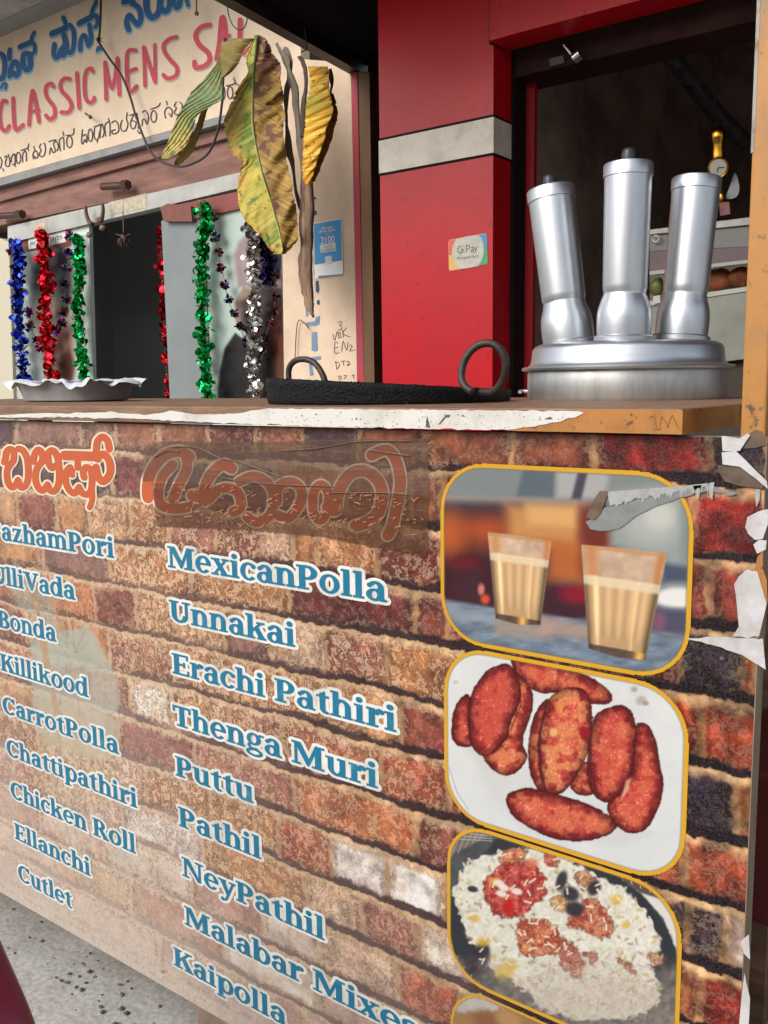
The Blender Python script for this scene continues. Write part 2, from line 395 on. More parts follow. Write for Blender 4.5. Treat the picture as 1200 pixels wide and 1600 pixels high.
def brick_banner():
    nx = 1080; nz = 690
    t = np.linspace(0, 1, nx); xs = -1.80 + (XR + 1.80) * (t * 1.32 - 0.32 * t * t); xs[-1] = XR
    zs = np.linspace(ZB, BT, nz)
    X, Z = np.meshgrid(xs, zs); Y = np.zeros_like(X)
    px, py = proj(np.stack([X, Y, Z], -1))
    # warped coordinates for uneven courses and brick ends
    wz = (N1.fbm(X*9, Z*14, 4) - .5) * 0.011 + (N2.fbm(X*60, Z*60, 3) - .5) * 0.006 + (N3.fbm(X*170, Z*170, 2) - .5) * 0.0045
    wx = (N3.fbm(X*12, Z*12, 4) - .5) * 0.012 + (N4.fbm(X*60, Z*60, 3) - .5) * 0.006 + (N1.fbm(X*170+9, Z*170, 2) - .5) * 0.0045
    joints = [1.0, .912, .845, .778, .713, .645, .577, .510, .443, .376, .309, .242, .175, .108, .04]
    T = dict(tan=(184, 136, 94), otan=(184, 122, 74), rbrown=(142, 80, 60), dred=(120, 52, 48), ddred=(92, 38, 42), dpur=(74, 50, 60), purb=(122, 82, 76),
             org=(180, 102, 62), redo=(158, 70, 48), cream=(222, 208, 190), white=(230, 226, 220), pink=(200, 160, 144), ptan=(206, 174, 146), black=(42, 34, 48), cred=(154, 92, 80), deep=(130, 36, 32))
    rows = [
     [(-60,'purb',.3),(24,'dpur',.1),(125,'purb',.35),(181,'purb',.5),(250,'rbrown',.4),(324,'rbrown',.4),(400,'ddred',.5),(470,'rbrown',.6),(560,'dpur',.2),(660,'rbrown',.4),(800,'rbrown',.5),(930,'rbrown',.5),(1108,'deep',.3),(1200,'black',.2)],
     [(-60,'dpur',.2),(60,'dpur',.2),(175,'dpur',.2),(230,'ddred',.3),(330,'dpur',.3),(430,'dpur',.3),(540,'rbrown',.5),(640,'rbrown',.5),(690,'rbrown',.5),(900,'dred',.5),(1085,'dred',.4),(1200,'deep',.3)],
     [(-60,'tan',.4),(28,'tan',.5),(88,'dred',.4),(139,'otan',.6),(203,'tan',.8),(262,'otan',.8),(337,'cred',.9),(408,'rbrown',1.),(458,'ptan',1.),(496,'otan',.6),(592,'otan',1.),(690,'dred',.9),(900,'rbrown',.5),(1112,'dred',.5),(1200,'dred',.4)],
     [(-60,'otan',.6),(66,'otan',.6),(170,'purb',.3),(298,'otan',1.),(454,'otan',.9),(648,'ddred',.5),(700,'dred',.6),(1060,'dred',.6),(1158,'black',.4),(1180,'org',.5),(1220,'org',.4)],
     [(-60,'rbrown',.5),(79,'rbrown',.5),(147,'org',.6),(211,'dred',.5),(278,'tan',.9),(350,'tan',1.),(422,'purb',.5),(507,'ptan',.8),(604,'cred',1.2),(720,'otan',1.1),(1050,'redo',.6),(1098,'redo',.7),(1220,'redo',.7)],
     [(-60,'dred',.4),(40,'dred',.4),(110,'tan',.5),(172,'org',.5),(272,'rbrown',.8),(370,'tan',1.),(470,'otan',1.),(560,'tan',.9),(628,'tan',.9),(730,'dred',.5),(1060,'black',.4),(1150,'black',.4),(1220,'otan',.6)],
     [(-60,'tan',.7),(60,'rbrown',.7),(204,'rbrown',.7),(272,'cream',.8),(360,'tan',1.),(440,'cred',1.),(592,'rbrown',1.),(700,'redo',.9),(1070,'redo',.8),(1220,'redo',.8)],
     [(-60,'rbrown',.7),(90,'otan',.6),(187,'otan',.6),(306,'dred',.5),(461,'cred',.8),(648,'org',.8),(720,'ddred',.7),(1070,'black',.9),(1130,'black',1.),(1220,'cream',.6)],
     [(-60,'pink',.6),(60,'rbrown',.8),(150,'otan',.7),(230,'pink',.9),(330,'otan',.9),(435,'otan',.9),(519,'redo',.8),(607,'white',.7),(695,'white',.6),(1090,'rbrown',.8),(1220,'deep',.7)],
     [(-60,'pink',.7),(80,'cred',.7),(190,'pink',.7),(318,'white',.7),(475,'otan',.8),(565,'ptan',.9),(655,'cred',.8),(760,'cream',.9),(1100,'rbrown',.7),(1220,'dred',.6)],
     [(-60,'cred',.6),(60,'rbrown',.5),(160,'pink',.6),(240,'cream',.6),(300,'cream',.6),(410,'cred',.6),(500,'cream',.6),(620,'ptan',.8),(720,'redo',.7),(1220,'cream',.6)],
     [(-60,'cred',.5),(80,'pink',.5),(205,'otan',.6),(350,'redo',.5),(500,'cream',.5),(600,'pink',.6),(700,'org',.6),(1220,'cream',.5)],
     [(-60,'pink',.4),(100,'cred',.4),(250,'pink',.5),(330,'cred',.4),(480,'cred',.4),(620,'pink',.5),(1220,'pink',.4)],
     [(-60,'pink',.3),(150,'pink',.3),(300,'pink',.4),(500,'pink',.4),(1220,'pink',.3)]]
    base = np.zeros(X.shape + (3,)); crk = np.zeros(X.shape)
    Zw = Z + wz; Xw = X + wx
    dE = np.full(X.shape, -1.0); up = np.zeros(X.shape); q = np.random.default_rng(5)
    for r in range(len(joints) - 1):
        z1, z0 = joints[r], joints[r+1]; zm_ = (z0 + z1) / 2
        inrow = (Zw <= z1) & (Zw > z0)
        ed = []; 
        for p, cname, k in rows[min(r, len(rows)-1)]:
            # where this pixel column crosses the middle of the course
            ys = 700.0
            for _ in range(6):
                P = at(p, ys, 0.0); ys += (P.z - zm_) * 1350
            ed.append((at(p, ys, 0.0).x, cname, k))
        xl = -1.9
        extra = []
        x0 = ed[0][0]
        while x0 > -1.85:
            x0 -= q.uniform(.07, .17); extra.insert(0, (x0, q.choice(['tan','otan','rbrown','dred','purb','cred']), .6))
        for xe, cname, k in extra + ed:
            m = inrow & (Xw > xl) & (Xw <= xe)
            if m.any():
                col = np.array(T[str(cname)], float) * q.uniform(.93, 1.07)
                base[m] = col; crk[m] = k
                dE[m] = np.minimum(np.minimum(Xw[m]-xl, xe-Xw[m]), np.minimum(z1-Zw[m], Zw[m]-z0))
                up[m] = (z1 - Zw[m])                 # depth below the joint above
            xl = xe
        dn = np.where(inrow, Zw - z0, 0)
        if r == 0: down = dn
        else: down = np.where(inrow, dn, down)
    base[base.sum(-1) == 0] = T['tan']
    # blotches within bricks
    b1 = N1.fbm(X*38, Z*38, 4) - .5; b2 = N2.fbm(X*22+5, Z*22, 4) - .5
    base *= (1 + 0.80 * b1)[..., None]; bl_ = sstep(.30, .0, (Z - ZB) * 0 + np.clip(down / .062, 0, 1)); base += (base * np.array([.66, .52, .56]) - base) * (bl_ * (.2 + .9*N4.fbm(X*14, Z*14, 3)))[..., None]; base *= (1.04 + .10*sstep(.5, 1, np.clip(down/.062, 0, 1)))[..., None]
    a = np.clip(sstep(.06, .2, b2), 0, 1) * .38; base += (base * np.array([.62, .5, .52]) - base) * a[..., None]
    a = np.clip(sstep(.05, .22, -b2), 0, 1) * .45; base += (np.array([214, 150, 96.]) * .98 - base) * (a * np.clip(crk, 0, 1))[..., None]
    # mortar: sandy, its lower lip lit and its upper part dark in the printed picture
    mort = 1 - sstep(.0022, .0058, dE + (N4.fbm(X*110, Z*110, 3) - .5) * .008)
    rightness = np.clip((X + 1.0) / .75, 0, 1)[..., None]
    mc = np.array([196, 154, 112.]) * (1 - rightness*.16) + (N3.fbm(X*90, Z*90, 3) - .5)[..., None] * 70
    hl = (sstep(.0, .009, down) * (1 - sstep(.009, .013, down)))
    base += (mc - base) * (mort * .9)[..., None]
    rim = sstep(.0035, .006, dE) * (1 - sstep(.0085, .013, dE + (N3.fbm(X*130, Z*130, 3) - .5)*.008)) * (.25 + .75*N1.fbm(X*45, Z*45, 3))
    base += (base * np.array([.52, .40, .38]) - base) * (rim * .75)[..., None]
    lit = sstep(.000, .002, up) * (1 - sstep(.006, .014, up + (N4.fbm(X*50, Z*50, 3) - .5)*.012)) * (.55 + .5 * N4.fbm(X*25, Z*60, 3))
    base += (np.array([228, 192, 148.]) - base) * lit[..., None]
    rt = rightness[..., 0]; sh = (1 - sstep(.0035 + .004*rt, .0095 + .003*rt, down + (N2.fbm(X*16, Z*30, 3) - .5) * .016 + (N3.fbm(X*120, Z*120, 2) - .5) * .004)) * np.clip(.22 + .55*rt + 1.0 * N1.fbm(X*9, Z*12, 3), 0, 1.1)
    dkc = np.array([78, 52, 50.]) * (1 - rightness) + np.array([34, 22, 30.]) * rightness
    base += (dkc - base) * np.clip(sh * 1.3, 0, .96)[..., None]
    edge_ = 1 - sstep(.006, .016, dE)
    crk = np.clip((np.where(crk < .65, crk * .55 + .45 * edge_, crk) * .95 + .03) * (1 - mort * .7) * (1 - np.clip(sh * 1.1, 0, .95)) * (1 - .74*rt), 0, 1.2)
    base *= (1 + rt * ((N3.fbm(X*75, Z*75, 4) - .5) * 1.1 - .17))[..., None]; base = np.clip(base, 0, 255)
    cv = Canvas(px, py, (0, 0, 0)); cv.c = base
    # contrast of the print: stronger at the right
    g = cv.c.mean(-1, keepdims=True); k = .95 + .22 * rightness
    cv.c = g + (cv.c - g) * k
    # pale ghost figure of a man with a stick printed faintly at the left
    gz = lambda pts: zm(0, 980, 3.529, pts)
    cv.poly(zm(0, 620, 3.529, [(75,890),(130,960),(215,1010),(270,1110),(300,1210),(330,1290),(360,1320),(440,1290),(480,1240),(520,1300),(560,1400),(590,1490),(170,1490),(165,1200),(100,1150),(60,1060)]), (166, 178, 162), 3, .6, wob=2)
    cv.poly(gz([(350,20),(470,0),(540,60),(600,180),(650,300),(665,420),(640,470),(590,480),(650,520),(655,700),(560,740),(330,730),(230,640),(180,500),(170,100),(250,60)]), (170, 182, 168), 3, .68, wob=2)
    cv.poly(gz([(190,560),(330,620),(640,690),(640,960),(560,1010),(380,960),(170,860)]), (186, 160, 104), 3, .5, wob=3)
    cv.poly(zm(0, 620, 3.529, [(170,1090),(200,1090),(265,1400),(240,1410)]), (176, 128, 82), 1.2, .7)
    cv.poly(gz([(215,60),(250,60),(330,480),(300,480)]), (176, 128, 82), 1.2, .75)
    cv.poly(gz([(305,520),(320,520),(345,690),(330,690)]), (156, 122, 86), 1.2, .6)
    for pts in ([(370,30),(360,90),(400,80),(420,130),(470,10)], [(360,130),(375,180),(360,250)], [(430,380),(440,480),(500,460)], [(320,440),(350,330)], [(240,620),(260,760),(330,830)], [(610,160),(650,270),(640,460),(600,490)], [(480,780),(420,840),(560,930)]):
        cv.line(gz(pts), 1.1, (96, 92, 82), .55)
    fig = (1 - sstep(-6, 6, sdpoly(px, py, gz([(330,-30),(520,0),(660,300),(660,700),(560,740),(230,640),(170,100)]))))
    crk *= 1 - .75 * fig
    # road dust and scuffs on the lower part; milky gloss painted over the left
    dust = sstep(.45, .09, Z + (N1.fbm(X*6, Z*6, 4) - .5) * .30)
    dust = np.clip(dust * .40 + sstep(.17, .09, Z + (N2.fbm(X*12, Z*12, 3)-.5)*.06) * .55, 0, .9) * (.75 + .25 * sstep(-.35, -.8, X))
    gloss_haze = sstep(-.35, -1.25, X) * .20 + sstep(-.45, -1.1, X) * sstep(.74, .18, Z) * .46
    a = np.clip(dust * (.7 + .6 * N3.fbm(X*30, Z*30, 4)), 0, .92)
    cv.blend(a, (196, 182, 170)); cv.blend(np.clip(gloss_haze * (.6 + .8*N4.fbm(X*15, Z*15, 3)), 0, .75), (214, 202, 190))
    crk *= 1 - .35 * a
    q = np.random.default_rng(11)
    for _ in range(110):                              # hairline scratches
        x0, y0 = q.uniform(0, 1180), q.uniform(680, 1590); an = q.normal(.9, .9); ln = q.uniform(8, 55)
        cv.line([(x0, y0), (x0 + ln*.5*math.cos(an), y0 + ln*.5*math.sin(an)), (x0 + ln*math.cos(an+.15), y0 + ln*math.sin(an+.15))], .9, (214, 196, 180), q.uniform(.15, .45))
    for _ in range(70):
        cv.ell(q.uniform(0, 1180), q.uniform(700, 1600), q.uniform(1, 4), q.uniform(1, 3), (200, 184, 170) if q.random() < .6 else (70, 48, 44), .5, q.uniform(.2, .6))
    V = np.stack([X, np.zeros_like(X), Z], -1)
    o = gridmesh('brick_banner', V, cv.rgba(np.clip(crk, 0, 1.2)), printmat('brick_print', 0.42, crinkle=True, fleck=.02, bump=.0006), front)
    return o
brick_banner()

# ------------------------------------------------------------------ printed food pictures on the banner
def rrect(x0, z0, x1, z1, r, n=8):
    out = []
    for cx, cz, a0 in ((x1-r, z1-r, 0), (x0+r, z1-r, 90), (x0+r, z0+r, 180), (x1-r, z0+r, 270)):
        for k in range(n + 1):
            a = math.radians(a0 + 90*k/n); out.append((cx + r*math.cos(a), cz + r*math.sin(a)))
    return out
def picture(x0, z0, x1, z1, paint, label, r=.052, step=.00095):
    nx = int((x1-x0)/step); nz = int((z1-z0)/step)
    X, Z = np.meshgrid(np.linspace(x0, x1, nx), np.linspace(z0, z1, nz)); Y = np.full_like(X, -.0008)
    px, py = proj(np.stack([X, Y, Z], -1))
    cv = Canvas(px, py, (200, 200, 195)); paint(cv)
    d = sdpoly(X, Z, rrect(x0+.0015, z0+.0015, x1-.0015, z1-.0015, r))
    a = sstep(-.0045, -.0034, d)
    cv.blend(a, (222, 168, 44)); cv.blend(sstep(-.0056, -.0046, d) * (1 - a) * .6, (120, 110, 70))
    dd = sstep(.40, .10, Z + (N1.fbm(X*8, Z*8, 3)-.5)*.12) * .36
    cv.blend(dd * (.6 + .5*N2.fbm(X*40, Z*40, 3)), (172, 160, 148))
    return gridmesh('food_picture', np.stack([X, Y, Z], -1), cv.rgba(0), printmat('picture_print', .38, fleck=.004, bump=.0003), front, mask=(d < .0006), label=label)

def paint_tea(cv):
    x, y = cv.px, cv.py; zz = lambda pts: zm(660, 700, 2.667, pts)
    cv.c[:] = (120, 128, 130)
    def E(X, Y, rx, ry, c, al=1, so=.6): cv.ell(660+X/2.667, 700+Y/2.667, rx/2.667, ry/2.667, c, so, al)
    def Q(pts, c, so=6, al=1): cv.poly(zz(pts), c, so, al)
    Q([(60,60),(1150,60),(1150,200),(700,225),(60,190)], (128,136,136), 6)
    Q([(420,90),(555,90),(545,210),(390,205)], (86,98,110), 5, .8); Q([(560,95),(780,95),(760,215),(560,210)], (182,180,178), 8, .8)
    Q([(650,95),(690,95),(660,220),(620,215)], (56,50,66), 4, .85); Q([(60,190),(700,215),(700,240),(60,225)], (150,140,136), 5, .8)
    Q([(60,225),(420,235),(420,330),(60,300)], (60,52,66), 10)
    Q([(60,270),(800,250),(800,560),(60,560)], (122,56,36), 22)
    Q([(60,430),(540,440),(560,760),(60,650)], (64,30,40), 16); Q([(520,560),(760,570),(760,700),(500,760)], (62,30,44), 12)
    E(110,360,60,90,(206,104,48),.7,.9); E(260,340,90,40,(190,84,42),.7,.9); E(180,480,60,30,(110,24,34),.7); E(640,610,70,40,(150,22,40),.8); E(430,640,60,90,(58,40,60),.7)
    Q([(350,235),(660,245),(650,420),(360,380)], (206,150,90), 16, .9); Q([(520,380),(660,390),(660,560),(520,550)], (190,106,50), 16, .85)
    Q([(430,235),(640,240),(640,330),(440,320)], (236,184,116), 10, .6)
    Q([(660,250),(780,250),(790,420),(660,410)], (112,44,34), 14, .85)
    E(245,590,14,24,(236,150,130),.8); E(262,630,18,20,(230,90,50),.9)
    Q([(780,180),(1150,130),(1150,780),(1000,780),(1010,450),(780,410)], (150,158,154), 12)
    E(960,300,120,110,(180,184,178),.8,.5); E(985,280,60,60,(206,206,198),.7,.5); Q([(1075,230),(1150,200),(1150,480),(1080,480)], (120,132,128), 10, .7)
    Q([(1000,480),(1150,500),(1150,560),(1000,560)], (66,76,98), 8, .95); E(1060,625,95,42,(232,230,226),1,.3); Q([(950,660),(1150,680),(1150,790),(940,760)], (74,72,98), 8, .95); E(985,720,30,40,(160,90,110),.6)
    Q([(60,625),(300,665),(700,720),(1150,800),(1150,1000),(60,1000)], (116,132,148), 4)
    tb = N1.fbm(x/22, y/7, 4); m = sdpoly(x, y, zz([(60,630),(300,665),(700,720),(1150,800),(1150,1000),(60,1000)])) < 0
    cv.c[m] *= (.72 + .55*tb[m])[:, None]
    Q([(300,690),(520,720),(540,800),(300,780)], (176,150,132), 8, .7); Q([(490,700),(700,740),(690,800),(500,770)], (190,150,130), 10, .7); E(420,870,120,40,(90,110,134),.5); E(840,940,120,30,(70,84,104),.6)
    Q([(60,640),(300,700),(290,740),(60,690)], (158,164,172), 8, .6)
    def glass(tl, tr, br, bl, milk, seed):
        def shade(X, Y, d):
            # position across the glass
            u = np.zeros_like(X); v = np.zeros_like(X)
            yy = (Y - 700) * 2.667; xx = (X - 660) * 2.667
            v = (yy - (tl[1] + (tr[1]-tl[1]) * .5)) / ((bl[1]+br[1])/2 - (tl[1]+tr[1])/2)
            le = tl[0] + (bl[0]-tl[0])*v; re = tr[0] + (br[0]-tr[0])*v; u = (xx - le) / (re - le)
            v2 = v - (u - .5) * (((br[1]-bl[1]) + (tr[1]-tl[1]))/2) / ((bl[1]+br[1])/2 - (tl[1]+tr[1])/2)
            tea = np.array([212, 174, 128.]); rid = np.cos((u - .5) * 6.0 * 2*math.pi / (1 + .0*u)) 
            c = tea * (1 + .075 * rid * sstep(.30, .36, v2) * (1 - sstep(.82, .9, v2)))[:, None]
            c = c * (1 - .22 * (1 - sstep(0, .12, u)) - .30 * sstep(.86, 1, u))[:, None]
            c = c + np.array([54, 48, 36.]) * np.exp(-((u - .16)/.035)**2)[:, None] + np.array([40, 34, 24.]) * np.exp(-((u - .72)/.03)**2)[:, None]
            c = c * (1 - .30*np.exp(-((u-.03)/.03)**2) - .3*np.exp(-((u-.97)/.035)**2))[:, None]
            c = c * (1 - .10*sstep(.6, .95, v2))[:, None]
            foam = sstep(milk-.03, milk, v2) * (1 - sstep(milk+.06, milk+.10, v2))
            c = c + (np.array([232, 214, 180.]) - c) * (foam * .8)[:, None]
            clear = 1 - sstep(milk-.03, milk, v2)
            cc = np.array([206, 176, 150.]) * (.86 + .25*N1.fbm(X/14, Y/14, 2))[:, None]
            cc = cc + (np.array([196, 120, 60.]) - cc) * (np.exp(-((u-.12)/.08)**2)*.7 + np.exp(-((u-.95)/.06)**2)*.8)[:, None]
            c = c + (cc - c) * (clear * .95)[:, None]
            rim = 1 - sstep(.012, .03, np.abs(v2 - .015)); c = c + (np.array([190, 142, 90.]) - c) * (rim*.7)[:, None]
            base = sstep(.935, .955, v2) * .8; bc = np.array([60, 48, 46.]) * (.8 + .6*N2.fbm(X/4, Y/4, 3))[:, None]
            bc = bc + (np.array([250, 190, 90.]) - bc) * np.exp(-((u-seed)/.10)**2)[:, None]
            return np.clip(c + (bc - c) * base[:, None], 0, 255)
        mid = lambda a, b: ((a[0]+b[0])/2, (a[1]+b[1])/2 + 12)
        mt = ((tl[0]+tr[0])/2, (tl[1]+tr[1])/2 - 3)
        Qp = [tl, mt, tr, br, mid(br, bl), bl]
        cv.poly(zz(Qp), (0,0,0), 1.0, 1, shade)
    glass((272,350), (538,388), (492,738), (305,710), .24, .6)
    glass((662,402), (1020,440), (930,885), (692,835), .30, .9)
    # torn strip of paper over the corner is a separate scrap

def paint_fritters(cv):
    x, y = cv.px, cv.py; zz = lambda pts: zm(670, 1000, 2.727, pts)
    cv.c[:] = (222, 224, 222); cv.c *= (.95 + .08*N1.fbm(x/40, y/40, 4))[..., None]
    cv.blend(sstep(1180, 1330, y) * .25, (206, 214, 222))
    for pts in ([(110,420),(430,540),(560,680),(800,720),(960,830),(800,880),(420,830),(300,720),(200,520)],): cv.poly(zz(pts), (196,194,190), 8, .35)
    def fr(pts, yel, dark, seed, hi=None):
        P = np.array(zz(crom(pts, 5, True))); c = P.mean(0); u, s, vt = np.linalg.svd(P - c); ax = vt[0]; L = np.abs((P-c)@ax).max()
        def shade(X, Y, d):
            n = N1.fbm(X/9+seed*7, Y/9, 5); n2 = N3.fbm(X/2.6+seed, Y/2.6, 3); n3 = N2.fbm(X/16+seed*3, Y/16, 3)
            dep = np.clip(-d / 22, 0, 1)
            c0 = np.array([112, 28, 30.]) + (np.array([172, 68, 56.]) - np.array([112, 28, 30.])) * sstep(.32, .72, dep*.45+n*.62)[:, None]
            yl = sstep(.52, .68, n3*.55 + n*.4 + dep*.18) * yel
            c0 = c0 + (np.array([198, 136, 84.]) - c0) * (yl*.62)[:, None]
            c0 = c0 * (.74 + .26*n2 + .28*np.clip(-d/18, 0, 1) + .22*N2.fbm(X/1.6+seed, Y/1.6, 2) - .1)[:, None]
            c0 = c0 * (1 - dark * .7 * (1 - sstep(0, 4.5, -d)))[:, None]
            c0 = c0 + np.array([70, 56, 54.]) * (sstep(.66, .80, N4.fbm(X/3.0+seed, Y/3.0, 3)) * (.3 + .9*N1.fbm(X/14, Y/14, 2)) * sstep(3, 10, -d))[:, None]
            return np.clip(c0, 0, 255)
        cv.poly(list(map(tuple, P)), (0,0,0), 1.1, 1, shade, wob=1.6, wsc=5)
    fr([(350,90),(400,78),(500,88),(620,130),(710,170),(770,220),(780,260),(740,275),(640,262),(560,225),(470,225),(390,170)], .55, .45, 1)
    fr([(330,130),(400,160),(440,220),(440,300),(400,430),(420,500),(370,565),(310,575),(250,530),(230,470),(310,400)], .9, .45, 2)
    fr([(160,230),(110,290),(97,380),(110,440),(170,455),(200,400),(190,280)], .25, .5, 3)
    fr([(240,140),(300,105),(350,110),(385,180),(390,260),(350,350),(330,420),(270,485),(215,490),(180,440),(165,330),(185,220)], .12, .55, 4)
    fr([(610,600),(660,520),(700,540),(700,650),(650,660),(610,640)], 1.0, .4, 5)
    fr([(505,250),(450,320),(425,440),(430,560),(470,640),(510,640),(490,450),(510,320)], .8, .5, 6)
    fr([(520,240),(600,200),(670,220),(695,300),(690,430),(660,520),(610,610),(560,655),(500,650),(470,560),(465,420),(490,310)], 1.1, .5, 7)
    fr([(880,370),(930,360),(965,420),(985,520),(1000,610),(985,700),(940,790),(880,825),(810,800),(760,720),(800,620),(860,540)], .45, .5, 8)
    fr([(720,310),(830,278),(880,350),(880,470),(870,560),(830,640),(770,690),(710,670),(680,600),(675,500),(690,400)], .55, .5, 9)
    fr([(330,670),(370,640),(450,632),(560,660),(680,700),(770,750),(800,800),(740,840),(640,858),(530,845),(430,800),(350,740)], .6, .5, 10)
    for pts in ([(700,330),(690,440),(690,560),(720,660)], [(385,190),(392,280),(350,380)], [(500,270),(475,400),(478,560),(500,640)], [(180,280),(172,380),(185,450)]): cv.line(zz(pts), 2.2, (70,18,18), .7, 1.2)
    cv.poly(zz([(840,600),(862,585),(850,640),(815,690)]), (226,180,140), 2, .8); cv.ell(670+530/2.727, 1000+395/2.727, 6, 7, (232,190,120), .4, .9); cv.ell(670+665/2.727, 1000+395/2.727, 9, 8, (150,20,30), .4, .8)
    for X, Y, r, c in ((875,210,14,(160,156,150)), (905,258,22,(176,164,156)), (925,270,12,(150,140,134)), (115,180,10,(190,190,186))): cv.ell(670+X/2.727, 1000+Y/2.727, r/2.727, r/3.2, c, .5, .8)
    cv.line(zz([(860,165),(935,185)]), 1.6, (90,86,70), .7); cv.line(zz([(965,205),(990,215),(1000,205)]), 1.2, (70,110,110), .6)
    cv.line(zz([(85,540),(120,650),(170,725)]), 1.1, (120,120,120), .6)

def paint_biryani(cv):
    x, y = cv.px, cv.py; zz = lambda pts: zm(670, 1270, 2.727, pts)
    cv.c[:] = (78, 80, 84); cv.c *= (.8 + .4*N1.fbm(x/14, y/14, 4))[..., None]
    cv.poly(zz([(80,50),(280,60),(240,110),(110,170),(70,200)]), (120,110,104), 2, .9)
    for k in range(7): cv.line(zz([(95+k*30, 190-k*20),(140+k*24, 75)]), 1.1, (190,186,178), .8)
    for k in range(4): cv.line(zz([(130, 70+k*14),(270, 90+k*10)]), 1.2, (206,202,196), .8)
    cv.poly(zz([(720,220),(900,270),(1060,400),(1090,640),(1060,620),(1000,450),(900,340),(790,270)]), (218,216,210), 2, 1)
    cv.poly(zz([(740,225),(900,270),(1060,390),(900,340),(780,262)]), (92,78,70), 2, 1)
    for k in range(9): cv.line(zz([(740+k*38, 215+k*14),(752+k*38, 262+k*15)]), 1.3, (214,210,200), .9)
    cv.poly(zz([(100,330),(300,100),(560,120),(760,230),(930,370),(1030,520),(1070,640),(1060,900),(300,900),(110,600),(85,480)]), (50,52,56), 3, .95, wob=3)
    cv.poly(zz([(720,240),(800,270),(900,350),(1000,460),(1060,600),(1000,600),(940,470),(860,380),(760,290)]), (46,50,56), 2.5, .9, wob=2)
    rice = crom([(170,210),(260,180),(380,150),(500,160),(640,220),(720,270),(850,340),(930,440),(990,570),(940,640),(990,780),(880,860),(700,880),(520,850),(420,770),(330,700),(240,640),(160,500),(110,340)], 5, True)
    cv.poly(zz(rice), (226,224,212), 2.5, 1, wob=7, wsc=9)
    rm_ = sdpoly(x, y, zz(rice)) < 0; cv.c[rm_] *= (.90 + .18*N1.fbm(x/6, y/6, 4))[rm_][:, None]
    q = np.random.default_rng(3); R = np.array(rice)
    def inside(X, Y): return sdpoly(np.array([X]), np.array([Y]), rice)[0] < 6
    for k in range(900):
        X, Y = q.uniform(100, 1000), q.uniform(150, 880)
        if not inside(X, Y): continue
        a = q.uniform(0, math.pi); L = q.uniform(6, 12); c = (q.choice([240, 232, 224, 208]) + q.uniform(-12, 10))
        col = np.array([c, c*.985, c*.90]);
        if q.random() < .12: col = np.array([214, 184, 110])
        if q.random() < .10: col = np.array([176, 150, 120])
        p0 = (X - L*math.cos(a), Y - L*math.sin(a)); p1 = (X + L*math.cos(a), Y + L*math.sin(a))
        cv.line(zz([(p0[0]+2, p0[1]+3), (p1[0]+2, p1[1]+3)]), 4.2, (150,138,120), .22); cv.line(zz([p0, p1]), 4.0, col, .75, 1.2)
    def meat(pts, seed, c0=(150,34,36), c1=(190,84,70)):
        def shade(X, Y, d):
            n = N1.fbm(X/7+seed*5, Y/7, 5); n2 = N3.fbm(X/2.5, Y/2.5+seed, 3)
            c = np.array(c0, float) + (np.array(c1, float)-np.array(c0, float))*sstep(.35, .65, n)[:, None]
            return np.clip(c*(.62+.75*n2)[:, None]*(1-.4*(1-sstep(0, 4, -d)))[:, None] + (sstep(.72,.8,n2)*60)[:, None], 0, 255)
        cv.poly(zz(crom(pts, 4, True)), c0, 3.0, .92, shade, wob=7, wsc=7)
    meat([(230,290),(300,230),(400,205),(480,250),(500,340),(440,400),(400,440),(320,450),(260,400),(235,340)], 1)
    meat([(370,490),(430,440),(540,480),(580,560),(540,600),(440,615),(380,570)], 2, (156,64,46), (200,124,84))
    meat([(570,540),(620,560),(660,640),(640,700),(590,690),(560,620)], 3, (150,72,62), (178,110,92))
    meat([(650,380),(720,370),(770,440),(785,510),(740,540),(650,500),(580,480)], 4, (156,60,48), (196,128,92))
    meat([(300,180),(360,150),(420,170),(380,210),(310,220)], 5, (170,90,60), (206,140,100)); meat([(480,165),(540,175),(545,230),(500,215)], 6, (166,60,50), (190,110,80))
    meat([(620,250),(700,260),(720,330),(650,330)], 7, (150,90,70), (196,150,110)); meat([(520,360),(580,360),(600,420),(540,410)], 8, (180,130,90), (206,160,110))
    meat([(800,620),(870,650),(890,690),(850,680)], 9, (156,80,60), (180,110,80)); meat([(660,600),(710,600),(700,660),(680,640)], 10, (150,76,66), (170,100,86)); meat([(940,600),(1000,600),(1000,650),(950,650)], 12, (170,120,96), (190,140,110))
    for (X, Y, rx, ry, a) in ((565,290,22,44,.3), (605,345,38,30,.5), (622,410,40,32,.1), (705,320,26,34,.6), (187,325,22,13,.2), (205,630,50,60,.4), (230,590,30,40,0)):
        cv.ell(670+X/2.727, 1270+Y/2.727, rx/2.727, ry/2.727, (52,46,54), .35, .95, a)
    for (X, Y, r) in ((195,450,22),(230,550,26),(320,680,40),(350,650,30),(800,370,26),(280,295,24),(840,480,18)): cv.ell(670+X/2.727, 1270+Y/2.727, r/2.727, r/3.4, (216,176,72), .6, .8)
    for (X, Y) in ((310,345),(300,300),(375,335),(320,320)): cv.ell(670+X/2.727, 1270+Y/2.727, 9, 5, (236,226,212), .4, .95, .3)
    cv.ell(670+340/2.727, 1270+400/2.727, 9, 12, (190,24,20), .5, .8); cv.ell(670+440/2.727, 1270+215/2.727, 10, 8, (206,120,80), .5, .8)
    for k in range(260):                             # loose grains over the meat's edges
        X, Y = q.uniform(150, 950), q.uniform(170, 860)
        if not inside(X, Y) or q.random() < .25: continue
        if 235 < X < 490 and 215 < Y < 440 and q.random() < .6: continue
        a = q.uniform(0, math.pi); L = q.uniform(8, 15); cv.line(zz([(X-L*math.cos(a), Y-L*math.sin(a)), (X+L*math.cos(a), Y+L*math.sin(a))]), 3.0, (232,226,206), .85)
